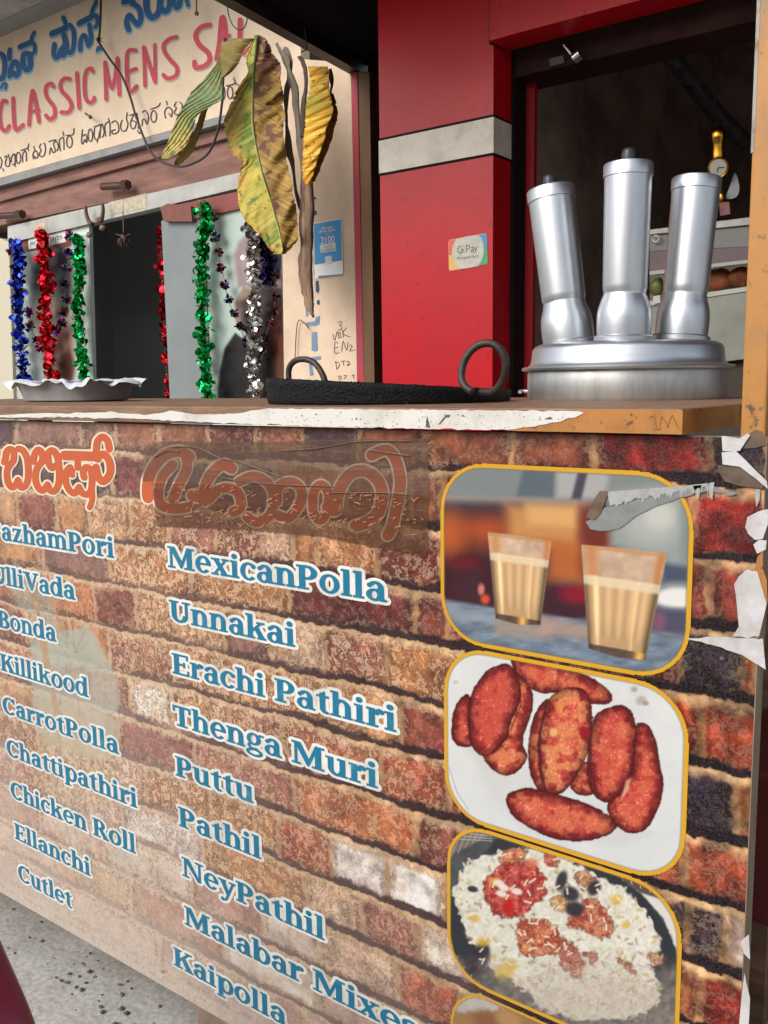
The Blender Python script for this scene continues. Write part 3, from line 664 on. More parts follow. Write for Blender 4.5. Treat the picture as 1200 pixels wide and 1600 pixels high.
    for (X, Y) in ((100,560),(122,610),(150,655),(182,690),(215,720)): cv.line(zz([(X,Y),(X-4,Y+36)]), 1.4, (206,204,196), .8)
    cv.blend(sstep(560, 780, (y-1270)*2.727 + (N2.fbm(x/16, y/16, 4)-.5)*220) * (.30 + .7*N3.fbm(x/7, y/7, 4)) * .8, (182,168,154))
    for k in range(300):
        X, Y = q.uniform(430, 960), q.uniform(640, 880); a = q.uniform(0, math.pi)
        cv.line(zz([(X-9*math.cos(a), Y-9*math.sin(a)), (X+9*math.cos(a), Y+9*math.sin(a))]), 2.6, tuple(np.array([192,180,164])*q.uniform(.86,1.08)), .5)

def paint_snack(cv):
    x, y = cv.px, cv.py; cv.c[:] = (190, 184, 176)
    zz = lambda pts: zm(670, 1270, 2.727, pts)
    cv.c *= (.92 + .15*N1.fbm(x/18, y/18, 4))[..., None]
    cv.poly(zz([(60,860),(180,850),(330,835),(420,850),(700,1000),(800,1300),(60,1300)]), (150,110,72), 4, .95, wob=6)
    for k, (X, Y) in enumerate(((130,900),(240,880),(340,880),(200,960),(320,950),(430,960),(560,1010))): cv.ell(670+X/2.727, 1270+Y/2.727, 20, 13, ((168,120,66),(132,82,52),(186,140,84))[k % 3], .5, .9, .4)

picture(-.5405, .7207, -.2620, .9222, paint_tea, 'printed picture of two glasses of milky tea')
picture(-.5368, .5150, -.2596, .7192, paint_fritters, 'printed picture of red brown banana fritters')
picture(-.5335, .3165, -.2596, .5142, paint_biryani, 'printed picture of rice with red chicken in a dark pan')
picture(-.5300, .1200, -.2610, .3130, paint_snack, 'printed picture of brown snacks, mostly worn away', step=.002)
# ------------------------------------------------------------------ serif alphabet built from strokes
def gR(x0, y0, x1, y1): return [[(x0,y0),(x1,y0),(x1,y1),(x0,y1)]]
def gA(cx, cy, rx, ry, th, tv, a0=0, a1=360, n=None):
    n = n or max(4, int(abs(a1-a0)/18)); o = []
    for k in range(n):
        p = []
        for a, inner in ((k, 0), (k+1, 0), (k+1, 1), (k, 1)):
            t = math.radians(a0 + (a1-a0)*a/n); rX, rY = (rx-th, ry-tv) if inner else (rx, ry)
            p.append((cx + rX*math.cos(t), cy + rY*math.sin(t)))
        o.append(p)
    return o
def gS(pts, wd): return spolys(pts, wd, 8)
def gD(x, y, r): return [circ((x, y), r, 12)]
def gQ(*p): return [list(p)]
FONT = {
 'n': (60, gR(8,0,21.5,53)+gR(2,48.5,10,53)+gR(2,0,28,5)+gR(39,0,52.5,34)+gA(30.5,33,22,21,13.5,7,0,165)+gR(33,0,58,5)),
 'm': (90, gR(8,0,21.5,53)+gR(2,48.5,10,53)+gR(2,0,28,5)+gR(38,0,51.5,34)+gA(30,33,21.5,21,13.5,7,0,165)+gR(32,0,57,5)+gR(68,0,81.5,34)+gA(60,33,21.5,21,13.5,7,0,165)+gR(62,0,87,5)),
 'h': (60, gR(8,0,21.5,75)+gR(2,70,10,75)+gR(2,0,28,5)+gR(39,0,52.5,34)+gA(30.5,33,22,21,13.5,7,0,165)+gR(33,0,58,5)),
 'u': (60, gR(8,19,21.5,53)+gR(2,48,10,53)+gA(30,20,22,21,13.5,7,180,345)+gR(38.5,0,52,53)+gR(32,48,40,53)+gR(51,0,58,5)),
 'i': (30, gR(8,0,21.5,53)+gR(2,48,10,53)+gR(2,0,28,5)+gD(14.5,67,7.8)),
 'l': (30, gR(8,0,21.5,75)+gR(2,70,10,75)+gR(2,0,28,5)),
 'r': (44, gR(8,0,21.5,53)+gR(2,48,10,53)+gR(2,0,30,5)+gA(34,33,15,21,12,7,55,170)+gD(38.5,46,6.3)),
 'o': (56, gA(28,26.5,25.5,27.8,13,6)),
 'e': (52, gA(27,26.5,24.5,27.8,13,6,0,318)+gR(12,25,51,30.5)),
 'a': (53, gR(32,7,45,36)+gA(26,36,19,18,13,6.5,0,150)+gD(11.5,41.5,5.8)+gA(23,15.5,19.5,16.8,12,5.5)+gS([(24,29.5),(38,31)],5.5)+gR(43,0,52,5)+gQ((32,12),(45,12),(45,3),(38,0),(52,0),(52,5),(45,5))[:0]+gR(36,0,46,10)),
 'c': (48, gA(27,26.5,24.5,27.8,13,6,48,318)+gD(41.5,43,6.2)),
 'd': (60, gA(25.5,26.5,23.5,27.8,12.5,6)+gR(38.5,0,52,75)+gR(31,70,40,75)+gR(51,0,58,5)),
 'b': (59, gR(7,0,20.5,75)+gR(1,70,9,75)+gA(33.5,26.5,23.5,27.8,12.5,6)),
 'p': (60, gR(8,-22,21.5,53)+gR(2,48,10,53)+gR(2,-22,29,-17)+gA(34.5,26.5,23.5,27.8,12.5,6)),
 'g': (54, gA(25,34.5,20.5,19.5,11.5,5)+gS([(38,46),(45,51),(53,50)],5.5)+gA(26,-9,24.5,13,9,6)+gS([(14,19),(9,11),(18,2.5),(34,3.5)],6.5)),
 'k': (61, gR(8,0,21.5,75)+gR(2,70,10,75)+gR(2,0,28,5)+gS([(20,23),(46,50)],6)+gQ((26,32),(37,40),(58,3),(42,3))+gR(34,48,57,53)+gR(36,0,61,5)),
 's': (44, gS(crom([(38,41),(35,47.5),(24,50.5),(13,47.5),(10,39.5),(16,32),(27,26),(34.5,18),(32,7),(21,2.8),(11,5),(7,13)],3), [5.5+8*math.exp(-((k-17.5)/9.0)**2) for k in range(34)])),
 't': (38, gR(12,12,25,60)+gR(3,47.5,35,53)+gA(28,14,16,15,13,6,180,305)+gQ((12,53),(25,53),(25,66),(20,63))),
 'x': (58, gQ((6,53),(21,53),(53,0),(37,0))+gS([(46,50),(11,3)],6)+gR(1,48,27,53)+gR(34,48,56,53)+gR(1,0,23,5)+gR(30,0,58,5)),
 'y': (57, gQ((5,53),(20,53),(37,9),(30,-3))+gS([(49,50),(25,-14),(15,-20)],[6.5,6.5,6])+gD(13,-16.5,6.3)+gR(0,48,26,53)+gR(36,48,57,53)),
 'z': (50, gR(5,47,45,53)+gQ((30,50),(45,50),(19,3),(4,3))+gR(4,0,46,6)+gR(5,40,10,53)+gR(41,0,46,14)),
 'P': (60, gR(9,0,24,70)+gR(2,65,12,70)+gR(2,0,33,5)+gA(30,50,26,20.5,15,6,-90,90)+gR(20,64.5,31,70.5)+gR(20,29.5,31,35.5)),
 'U': (72, gR(9,22,24,70)+gR(1,65,32,70)+gA(35.5,23,26.5,24,15,7,180,360)+gR(54.5,22,62,70)+gR(45,65,71,70)),
 'V': (71, gQ((7,70),(24,70),(42,12),(38,0),(33,0))+gS([(61,68),(37,3)],7)+gR(0,65,31,70)+gR(47,65,72,70)),
 'B': (64, gR(9,0,24,70)+gR(2,65,12,70)+gR(2,0,12,5)+gA(30,52.5,25,18,14.5,6,-90,90)+gR(20,64.5,31,70.5)+gA(32,19.5,29,19.5,15.5,6,-90,90)+gR(20,0,33,6)+gR(20,33.5,33,39.5)),
 'K': (73, gR(9,0,24,70)+gR(2,65,33,70)+gR(2,0,33,5)+gS([(22,28),(58,67)],6.5)+gQ((30,40),(43,50),(70,3),(51,3))+gR(45,65,70,70)+gR(44,0,74,5)),
 'C': (67, gA(37,35,34,36.5,16,6.5,42,318)+gR(57,49,62.5,70)),
 'R': (70, gR(9,0,24,70)+gR(2,65,12,70)+gR(2,0,33,5)+gA(30,51.5,25.5,19,15,6,-90,90)+gR(20,64.5,31,70.5)+gR(20,32.5,31,38.5)+gQ((28,35),(43,37),(67,3),(48,3))+gR(46,0,71,5)),
 'E': (61, gR(9,0,24,70)+gR(2,65,12,70)+gR(2,0,12,5)+gR(20,64.5,55,70)+gR(20,33,42,38.5)+gR(20,0,58,5.5)+gR(50,54,55,66)+gR(39.5,27,44.5,45)+gR(52.5,4,58,18)),
 'M': (92, gR(10,0,16.5,70)+gR(66,0,81,70)+gQ((9,70),(26,70),(53,14),(44,2))+gS([(70,68),(46,5)],7)+gR(2,65,16,70)+gR(2,0,26,5)+gR(57,0,90,5)+gR(78,65,90,70)),
 'T': (65, gR(25,0,40,68)+gR(3,64,62,70)+gR(3,50,8.5,66)+gR(56.5,50,62,66)+gR(15,0,50,5)),
 'N': (78, gR(11,0,17.5,70)+gR(61,2,67.5,70)+gQ((9,70),(27,70),(67.5,0),(58,0))+gR(2,65,18,70)+gR(3,0,27,5)+gR(50,65,78,70)),
}
GLY = {}
def glyph(ch):
    if ch not in GLY:
        p = FONT[ch][1]; GLY[ch] = (union(grow(p, .9, 6)), union(grow(p, 9.8, 8)))
    return GLY[ch]
MBLUE = mat('menu_blue', (8, 106, 138), 0.45, c2=(80, 146, 160), scale=30, thr=(.56, .74), var=.7)
MWHT = mat('menu_white', (214, 214, 208), 0.45, c2=(180, 172, 160), scale=24, thr=(.45, .7), var=.8)
def menu_line(text, x0, x1, z, h):
    """one line of the menu: blue serif letters with a white outline, printed on the banner"""
    adv = sum(FONT[c][0] if c != ' ' else 26 for c in text); sx = (x1 - x0) / adv; sz = h / 70.0
    a, b = MB(), MB(); cur = 0.0
    for i, c in enumerate(text):
        if c == ' ': cur += 26; continue
        (v1, f1), (v2, f2) = glyph(c)
        yo = -.0006 - .00012 * (i % 3)
        b.add([(x0 + (cur+x)*sx, yo, z + y*sz) for x, y in v2], f2)
        a.add([(x0 + (cur+x)*sx, -.0013, z + y*sz) for x, y in v1], f1)
        cur += FONT[c][0]
    obj('menu_outline', b, MWHT, front); obj('menu_lettering', a, MBLUE, front)
def bx(px, z):                                       # world x of a pixel column at height z on the banner
    ys = 800.0
    for _ in range(8): ys += (at(px, ys, 0).z - z) * 1300
    return at(px, ys, 0).x
ROWZ = [.7545 - .0776*k for k in range(9)]
HT = .0298
for k, (t, xa, xb) in enumerate([('PazhamPori', -15, 180), ('UlliVada', -11, 119), ('Bonda', -2, 89.5), ('Killikood', 2, 140), ('CarrotPolla', 5, 187), ('Chattipathiri', 11, 216), ('Chicken Roll', 17, 214), ('Ellanchi', 23, 143), ('Cutlet', 28, 114)]):
    z = ROWZ[k]; menu_line(t, bx(xa, z), bx(xb, z), z, HT)
for k, (t, xa, xb) in enumerate([('MexicanPolla', 263, 606), ('Unnakai', 266, 463), ('Erachi Pathiri', 270, 621), ('Thenga Muri', 271, 592), ('Puttu', 275, 398), ('Pathil', 280, 410), ('NeyPathil', 285, 509), ('Malabar Mixes', 289, 655), ('Kaipolla', 272, 449)]):
    z = ROWZ[k]; menu_line(t, bx(xa, z), bx(xb, z), z, HT)

# ------------------------------------------------------------------ brush lettering traced stroke by stroke
def brush(mb, strokes, Y, wd, grow_by=0.0, dx=0, dy=0, sub=4):
    for pts, *o in strokes:
        W = o[0] if o else wd
        c = crom(pts, sub) if len(pts) > 2 else pts
        flat(mb, spolys([(x+dx, y+dy) for x, y in c], W + 2*grow_by, 9), lambda x, y: at(x, y, Y)) if False else None
    polys = []
    for pts, *o in strokes:
        W = o[0] if o else wd
        c = crom(pts, sub) if len(pts) > 2 else pts
        polys += spolys([(x+dx, y+dy) for x, y in c], W + 2*grow_by, 9)
    return flat(mb, polys, lambda x, y: at(x, y, Y))
H1 = [  # headline, left word
 ([(40,330),(52,290),(62,230),(95,200),(132,225),(132,310),(92,360),(68,420),(75,520),(110,575),(150,560),(176,505)],),
 ([(176,505),(205,575),(250,560),(275,490),(278,390),(262,280),(220,210),(180,198)],),
 ([(325,325),(335,270),(348,235),(378,205),(412,235),(415,315),(375,370),(352,430),(352,520),(388,595),(430,605),(466,550)],),
 ([(466,550),(492,605),(535,615),(572,560),(584,450),(574,320),(545,235),(505,212),(474,250),(478,335),(508,385),(545,365)],),
 ([(632,262),(760,266),(940,272)], 15), ([(765,290),(765,385)], 10),
 ([(715,420),(690,385),(690,440),(715,460)], 8), ([(690,380),(650,430),(652,540),(692,615),(740,635),(777,575)],),
 ([(777,575),(812,635),(866,645),(900,590),(906,470),(885,395),(845,380),(818,420),(830,480)],), ([(905,600),(908,700),(884,775)], 9),
 ([(1078,200),(1058,115),(1010,80),(962,120),(950,200),(950,280),(965,300)], 11), ([(950,290),(1020,250),(1078,320),(1084,440),(1020,520),(965,470),(945,380)], 12)]
H1 = [(zm(0, 670, 6.316, s[0]),) + tuple(s[1:]) for s in H1]
H2 = [(zm(210, 680, 5, p),) + tuple(o) for p, *o in [
 ([(105,490),(100,400),(135,270),(230,160),(350,125),(430,170)], 17), ([(400,160),(410,260),(350,380),(300,500)], 15), ([(300,230),(220,320),(185,440),(205,540),(300,575),(440,555),(520,500)], 15),
 ([(450,470),(540,470),(560,380),(610,290),(690,230),(760,260)], 17), ([(560,520),(640,440),(720,410),(810,450),(830,560),(770,600)], 15), ([(820,360),(930,320),(1040,370),(1085,480),(1060,620),(960,680),(880,640)], 15)]]
H2 += [(zm(420, 680, 4.8, p),) + tuple(o) for p, *o in [
 ([(60,500),(70,390),(160,350),(240,400),(235,510),(150,620),(70,600)], 15), ([(330,560),(335,430),(390,370),(445,430),(440,560),(385,640),(335,590)], 14),
 ([(440,540),(500,560),(520,430),(600,300),(710,265),(810,330),(850,440),(820,580),(740,650),(650,680)], 18), ([(770,150),(880,110),(950,180),(985,330),(970,480),(925,680),(890,750)], 17)]]
mo = mat('headline_orange', (188, 84, 38), 0.5, c2=(172, 82, 46), scale=40); mc_ = mat('headline_cream', (222, 210, 186), 0.45, c2=(206, 190, 164), scale=40)
for H, w in ((H1, 10.4), (H2, 18.5)):
    a, b = MB(), MB(); brush(b, H, -.0006, w, 2.9); brush(a, H, -.0012, w)
    obj('headline_outline', b, mc_, front); obj('headline_lettering', a, mo, front)

# ------------------------------------------------------------------ brown tape film over the right-hand word
def filmmat(name, c, alpha, rough):
    m = mat(name, c, rough); n = m.node_tree.nodes; l = m.node_tree.links
    nz = n.new('ShaderNodeTexNoise'); nz.inputs['Scale'].default_value = 14; nz.inputs['Detail'].default_value = 6
    mp = n.new('ShaderNodeMapping'); mp.inputs['Scale'].default_value = (1, 1, 4); tc = n.new('ShaderNodeTexCoord')
    l.new(tc.outputs['Object'], mp.inputs[0]); l.new(mp.outputs[0], nz.inputs['Vector'])
    r = n.new('ShaderNodeMapRange'); r.inputs['From Min'].default_value = .3; r.inputs['From Max'].default_value = .7; r.inputs['To Min'].default_value = alpha - .12; r.inputs['To Max'].default_value = alpha + .12
    l.new(nz.outputs['Fac'], r.inputs['Value']); l.new(r.outputs[0], n['Principled BSDF'].inputs['Alpha'])
    bn = n.new('ShaderNodeBump'); bn.inputs['Distance'].default_value = .004; l.new(nz.outputs['Fac'], bn.inputs['Height']); l.new(bn.outputs[0], n['Principled BSDF'].inputs['Normal'])
    return m
tp = MB(); tp.add([at(x, y, -.0020) for x, y in [(222,712),(230,695),(250,689),(430,690),(560,686),(662,686),(669,700),(670,775),(400,757),(222,752)]], [tuple(range(10))])
obj('packing_tape', tp, filmmat('tape_upper', (104, 82, 68), .52, .25), front)
tp = MB(); tp.add([at(x, y, -.0026) for x, y in [(238,754),(400,757),(560,768),(668,776),(668,872),(600,858),(500,838),(380,828),(244,822)]], [tuple(range(9))])
obj('packing_tape', tp, filmmat('tape_lower', (92, 60, 42), .58, .28), front)
tc_ = MB()
for pts in ([(270,698),(310,700),(340,714),(380,724),(420,738),(440,745)], [(320,739),(365,750),(430,757),(520,760)], [(240,715),(262,704),(280,706)], [(438,705),(500,700),(560,690),(640,689)], [(575,703),(640,712)], [(510,770),(600,770),(640,773)]):
    tc_.tube([at(x, y, -.0030) for x, y in crom(pts, 4)], .0007, 5)
obj('tape_crease', tc_, mat('tape_crease', (92, 62, 46), .35), front)
tc_ = MB(); q_ = np.random.default_rng(2)
for _ in range(150):
    x, y = q_.uniform(236, 660), 0; y = 756 + (x-236)*.05 + q_.uniform(0, 60); an = q_.normal(-.35, .5); L = q_.uniform(2, 10)
    tc_.tube([at(x, y, -.0030), at(x+L*math.cos(an)*.5, y+L*math.sin(an)*.5-1, -.0032), at(x+L*math.cos(an), y+L*math.sin(an), -.0030)], .00045, 4)
obj('tape_wrinkle', tc_, mat('tape_wrinkle', (196, 168, 132), .35, c2=(204, 110, 60), scale=60), front)
# ------------------------------------------------------------------ counter slab, edge, post
wood = mat('old_wood', (150, 116, 88), 0.6, c2=(92, 68, 52), scale=9, stretch=(1, 6, 6), bump=.0008, bscale=40)
orange = mat('orange_paint', (168, 112, 50), 0.5, c2=(110, 78, 48), scale=16, thr=(.45, .7), var=.85, speck=(70, 52, 40), spscale=70, spthr=(.60, .68), bump=.0008, bscale=60)
yellow = mat('yellow_paint', (170, 118, 54), 0.5, c2=(124, 104, 82), scale=13, thr=(.48, .66), var=.85, speck=(84, 62, 50), spscale=60, spthr=(.60, .68), bump=.0012, bscale=45, stretch=(1, 1, .5))
XE = at(1065, 640, -.012).x
obj('counter_slab', MB().box(-2.4, -.012, .9575, XE, .62, ZT), wood, counter, bevel=.002)
eb = MB(); eb.prism([Vector((at(790, 676, -.0125).x, -.0128, .9570)), Vector((XE + .0012, -.0128, .9570)), Vector((XE + .0012, -.0128, ZT - .001)), Vector((at(905, 640, -.0125).x, -.0128, ZT - .001))],
         [Vector((at(790, 676, -.0125).x, -.0121, .9570)), Vector((XE + .0012, -.0121, .9570)), Vector((XE + .0012, -.0121, ZT - .001)), Vector((at(905, 640, -.0125).x, -.0121, ZT - .001))])
eb.box(XE + .0002, -.0126, .9572, XE + .0014, .17, ZT - .001)
obj('edge_paint', eb, orange, counter)
wtop = [(-60,646),(0,648.5),(60,645.5),(110,646),(140,645),(172,643),(200,646),(225,648.5),(250,646),(266,642),(282,643.5),(300,647),(335,647.5),(380,645.5),(392,641.5),(420,638.5),(700,640.5),(800,641.5),(905,642.5)]
wbot = [(912,645),(900,652),(870,659),(835,666),(800,671),(760,671.5),(700,670.5),(600,668.5),(400,663),(300,659),(225,655),(120,652),(0,652.5),(-60,652)]
def wob(pts, a, seed):
    q = np.random.default_rng(seed); o = []
    for i in range(len(pts)-1):
        (x0, y0), (x1, y1) = pts[i], pts[i+1]; n = max(1, int(abs(x1-x0)/7))
        for k in range(n): o.append((x0+(x1-x0)*k/n, y0+(y1-y0)*k/n + q.normal(0, a)))
    return o + [pts[-1]]
wp = MB(); flat(wp, [wob(wtop, .5, 1) + wob(wbot, .7, 2)], lambda x, y: at(x, y, -.0136))
obj('peeling_white_strip', wp, mat('white_vinyl', (206, 204, 198), .5, c2=(166, 158, 146), scale=18, thr=(.5, .75), var=.8, speck=(130, 116, 100), spscale=120, spthr=(.64, .70)), counter)
wp = MB()
for pts in ([(665,667),(667,650),(671,663),(672,669)], [(684,664),(697,648),(704,648),(702,652),(697,652),(688,662)], [(720,650),(724,648),(726,651)], [(555,655),(557,652),(559,656)], [(850,655),(860,651),(864,655)], [(470,650),(472,648),(473,651)]):
    flat(wp, [pts], lambda x, y: at(x, y, -.0140))
q = np.random.default_rng(4)
for _ in range(120):
    x = q.uniform(410, 900); y = q.uniform(641, 668); r = q.uniform(.4, 1.3); flat(wp, [[(x-r, y), (x, y-r*.7), (x+r*1.3, y), (x, y+r*.7)]], lambda x, y: at(x, y, -.0140))
obj('paint_chip', wp, mat('chip_dark', (88, 78, 70), .7), counter)
sc_ = MB()
for pts in ([(1022,648),(1026,672)], [(1034,650),(1030,672)], [(1034,651),(1046,668)], [(1050,648),(1042,668)], [(1050,648),(1060,670)], [(1020,671),(1032,670)], [(1022,649),(1014,653)]):
    sc_.tube([at(x, y, -.0130) for x, y in pts], .0004, 5)
obj('scratched_mark', sc_, mat('scratch', (142, 92, 36), .7), counter)
xl_ = at(1157, 660, .024).x
obj('corner_post', MB().box(xl_, .024, 0.0, xl_ + .0215, .056, 2.2), yellow, counter, bevel=.002)
obj('post_worn_edge', MB().box(xl_ - .0007, .0236, 1.20, xl_ + .0022, .030, 2.2), mat('worn_grey', (150, 146, 138), .6, c2=(110, 92, 66), scale=30, thr=(.5, .65)), counter)
obj('kick_board', MB().box(at(306, 1570, 0).x, .003, 0.0, XR - .02, .02, ZB - .001), mat('kick', (150, 128, 116), .75, c2=(110, 92, 84), scale=14), counter)
lg = [(-2.2, .58), (-.35, .58), (-2.2, .05)]
for x, y in lg: obj('leg', MB().box(x, y - .03, 0, x + .045, y + .015, .957), wood, counter)
obj('under_shelf', MB().box(-2.2, .03, .30, -.33, .6, .32), wood, counter)
# torn vinyl and white backing paper at the right edge
paper = mat('torn_paper', (190, 190, 192), .7, c2=(160, 152, 144), scale=26, thr=(.42, .68), var=.9, bump=.0015, bscale=40)
zz = lambda p: zm(1000, 620, 3.335, p)
tp = MB()
def scrap(pts, Y, wobble=.5, seed=0):
    s = MB(); flat(s, [wob(pts + [pts[0]], wobble, seed)[:-1]], lambda x, y: at(x, y, Y)); SCR.append(s)
SCR = []
def scraps(name, m):
    for s in SCR: obj(name, s, m, front)
    SCR.clear()
scrap(zz([(425,290),(500,282),(560,340),(660,440),(667,480),(600,425),(520,365),(430,352)]), -.004, .3)
scrap(zz([(560,625),(610,600),(667,585),(667,660),(640,740),(600,745),(565,715),(548,680)]), -.002, .6, 1)
scrap(zz([(590,770),(620,745),(660,750),(655,800),(610,815)]), -.002, .5, 2)
scrap(zz([(515,930),(560,905),(610,910),(640,1010),(660,1080),(640,1170),(620,1250),(480,1250),(515,1200),(500,1040),(490,980)]), -.002, .8, 3)
scrap(zz([(240,1260),(400,1250),(640,1262),(655,1420),(600,1390),(530,1345),(400,1300)]), -.0022, .5, 4)
scrap(zz([(425,205),(520,215),(560,190),(575,200),(520,280),(430,285)]), -.003, .5, 5)
scrap([(1163,1520),(1160,1545),(1155,1600),(1168,1640),(1172,1560)], -.002, .6, 6); scrap([(1170,1460),(1158,1470),(1162,1490),(1172,1500)], -.002, .6, 7)
scraps('torn_backing_paper', paper)
z2 = lambda p: zm(660, 700, 2.667, p)
scrap(z2([(680,310),(700,342),(760,350),(820,335),(880,288),(950,250),(1060,212),(1195,178),(1290,200),(1330,190),(1195,160),(1000,190),(760,250)]), -.0019, .8, 8)
scraps('torn_grey_film', mat('torn_grey', (108, 113, 112), .6, c2=(128, 131, 128), scale=60))
q = np.random.default_rng(8); lo = []; x = 1190.0
while x > 775:
    t = (x - 770)/410; yb = 250 - 82*t**.8; lo.append((x, yb + (q.uniform(8, 26) if q.random() < .33 else q.uniform(-12, 2)))); x -= q.uniform(4, 14)
scrap(z2([(770,182),(900,172),(1060,160),(1195,146)]) + z2(lo), -.0024, .1, 9)
scrap(zz([(275,464),(322,458),(303,535)]), -.0024, .2, 20); scrap(zz([(355,450),(388,443),(377,540),(362,515)]), -.0024, .2, 21); scrap(zz([(598,490),(612,480),(626,484),(622,540),(606,575)]), -.0024, .2, 22)
scraps('torn_paper_strip', mat('torn_strip', (158, 160, 158), .6, c2=(136, 138, 136), scale=60, thr=(.45, .7)))
tp = MB(); scrap(z2([(680,290),(715,215),(740,180),(775,180),(745,270),(720,300)]), -.0026, .6, 10); scrap(zz([(405,355),(500,355),(590,390),(650,440),(640,478),(520,465),(440,440),(410,390)]), -.0024, .5, 11)
scrap(zz([(530,215),(600,170),(640,180),(660,250),(600,268),(535,272)]), -.0012, .5, 12)
scraps('torn_brown_patch', mat('torn_brown', (112, 92, 74), .7, c2=(70, 56, 48), scale=50))
tp = MB()
scrap(zz([(596,905),(612,840),(640,800),(640,880),(620,910)]), -.0012, .6, 13); scrap(zz([(585,910),(640,900),(660,960),(665,1080),(620,990)]), -.0014, .6, 14)
scraps('bare_orange_patch', orange)
obj('cut_side_edge', MB().box(XR, -.0006, ZB, XR + .0008, .0225, BT), mat('ply_edge', (150, 134, 112), .7, c2=(104, 88, 72), scale=30, stretch=(1, 1, .2)), counter)

# things standing under the counter, seen past the board's right edge
obj_c = obj('storage_crate', MB().box(-.32, .30, .30+.021, -.06, .55, .53), mat('crate_red', (92, 32, 30), .5), None, bevel=.012)
tag(obj_c, 'dark red plastic crate kept under the counter at the right edge', 'crate')
sheet = MB(); sheet.add([(-.20, .20, .40), (-.10, .23, .41), (-.11, .235, .52), (-.205, .2, .51)], [(0, 1, 2, 3)])

# ------------------------------------------------------------------ ground
def ground():
    m = mat('concrete_ground', (186, 184, 180), .9, c2=(146, 142, 137), scale=5, thr=(.34, .70), bump=.003, bscale=40)
    n = m.node_tree.nodes; l = m.node_tree.links; b = n['Principled BSDF']
    vo = n.new('ShaderNodeTexNoise'); vo.inputs['Scale'].default_value = 120; vo.inputs['Detail'].default_value = 5
    tc = n.new('ShaderNodeTexCoord'); l.new(tc.outputs['Object'], vo.inputs['Vector'])
    mr = n.new('ShaderNodeMapRange'); mr.inputs['From Min'].default_value = .36; mr.inputs['From Max'].default_value = .64; mr.inputs['To Min'].default_value = .78; mr.inputs['To Max'].default_value = 1.1
    l.new(vo.outputs['Fac'], mr.inputs['Value'])
    mx = n.new('ShaderNodeMix'); mx.data_type = 'RGBA'; mx.blend_type = 'MULTIPLY'; mx.inputs[0].default_value = 1
    src = b.inputs['Base Color'].links[0].from_socket
    l.new(src, mx.inputs[6]); l.new(mr.outputs[0], mx.inputs[7]); l.new(mx.outputs[2], b.inputs['Base Color'])
    g = MB(); S = 400; g.add([(-S, -S, 0), (S, -S, 0), (S, S, 0), (-S, S, 0)], [(0, 1, 2, 3)])
    obj('ground', g, m, None, kind='structure', origin=(0, 0, 0))
    q = np.random.default_rng(6); st = MB()
    for _ in range(240):
        x, y = q.uniform(-2.3, -.5), abs(q.normal(0, .05)) - .03; r = abs(q.normal(.0016, .0014)) + .0008
        st.blob((x, y, r*.3), (r*1.3, r, r*.6), int(q.integers(1e6)), .35, 4, 6)
    for _ in range(60):
        x, y = q.uniform(-2.3, -.5), q.uniform(-.6, .5); r = abs(q.normal(.0014, .0012)) + .0008
        if q.random() < .5: y = q.uniform(-.06, .25)
        st.blob((x, y, r*.3), (r*1.2, r, r*.7), int(q.integers(1e6)), .3, 4, 6)
    s = obj('loose_grit', st, mat('grit', (110, 104, 98), .9, c2=(60, 56, 52), scale=60), None, smooth=True); s['kind'] = 'stuff'; s['label'] = 'small dark grit scattered on the concrete ground'; s['category'] = 'grit'
ground()

# ------------------------------------------------------------------ steamer with three cylinders
alu = mat('aluminium', (204, 208, 212), .37, .94, c2=(186, 191, 196), scale=30, bump=.0002, bscale=22, stretch=(1, 1, .35))
alu2 = mat('aluminium_dull', (196, 198, 198), .45, .9, c2=(160, 160, 156), scale=26, thr=(.42, .7), bump=.0007, bscale=40, stretch=(1, 1, .25))
black = mat('black_knob', (40, 44, 50), .4)
SC_ = at(977, 600, .45); SX, SY = SC_.x, SC_.y; K = 1 / ppm(SC_)
steam = thing('steamer', 'round aluminium steamer with three upright cylinders on the right of the counter', 'steamer', (SX, SY, ZT))
zpx = lambda py: at(977, py, .45).z
Rp = 151 * K
zr = zpx(578)                                          # flange height
obj('base_pot', MB().lathe([(0, 0), (Rp*.985, 0), (Rp, .004), (Rp*1.0, zr-ZT-.004), (Rp*.99, zr-ZT)], (SX, SY, ZT), n=96), alu2, steam, smooth=True)
lidp = [(Rp*1.055, 0), (Rp*1.062, .003), (Rp*1.05, .005), (Rp*1.0, .006), (Rp*.975, .009), (Rp*.962, .016), (Rp*.952, zpx(546)-zr), (Rp*.93, zpx(541)-zr), (Rp*.88, zpx(537)-zr), (Rp*.5, zpx(534)-zr), (0, zpx(533)-zr)]
obj('lid', MB().lathe(lidp, (SX, SY, zr), n=96), alu, steam, smooth=True)
th_ = math.atan2(.928, -.373)
perp = Vector((.928, .373, 0)); view = Vector((-.373, .928, 0))
tagp = [(-1, (889, 536), (859, 292), 1, 'left'), (0, (974, 527), (982, 256), 1, 'mid'), (1, (1064, 527), (1090, 276), 0, 'right')]
def lodged(px, py, off):                              # point at the depth of the steamer's centre line plus off
    o = Vector((SX, SY, 0)) + view * off; d = ROT @ np.array([px - CX, -(py - CY), -FPX]); n = np.array(view)
    t = (np.dot(np.array(o) - CAM, n)) / np.dot(d, n); return Vector(CAM + d * t)
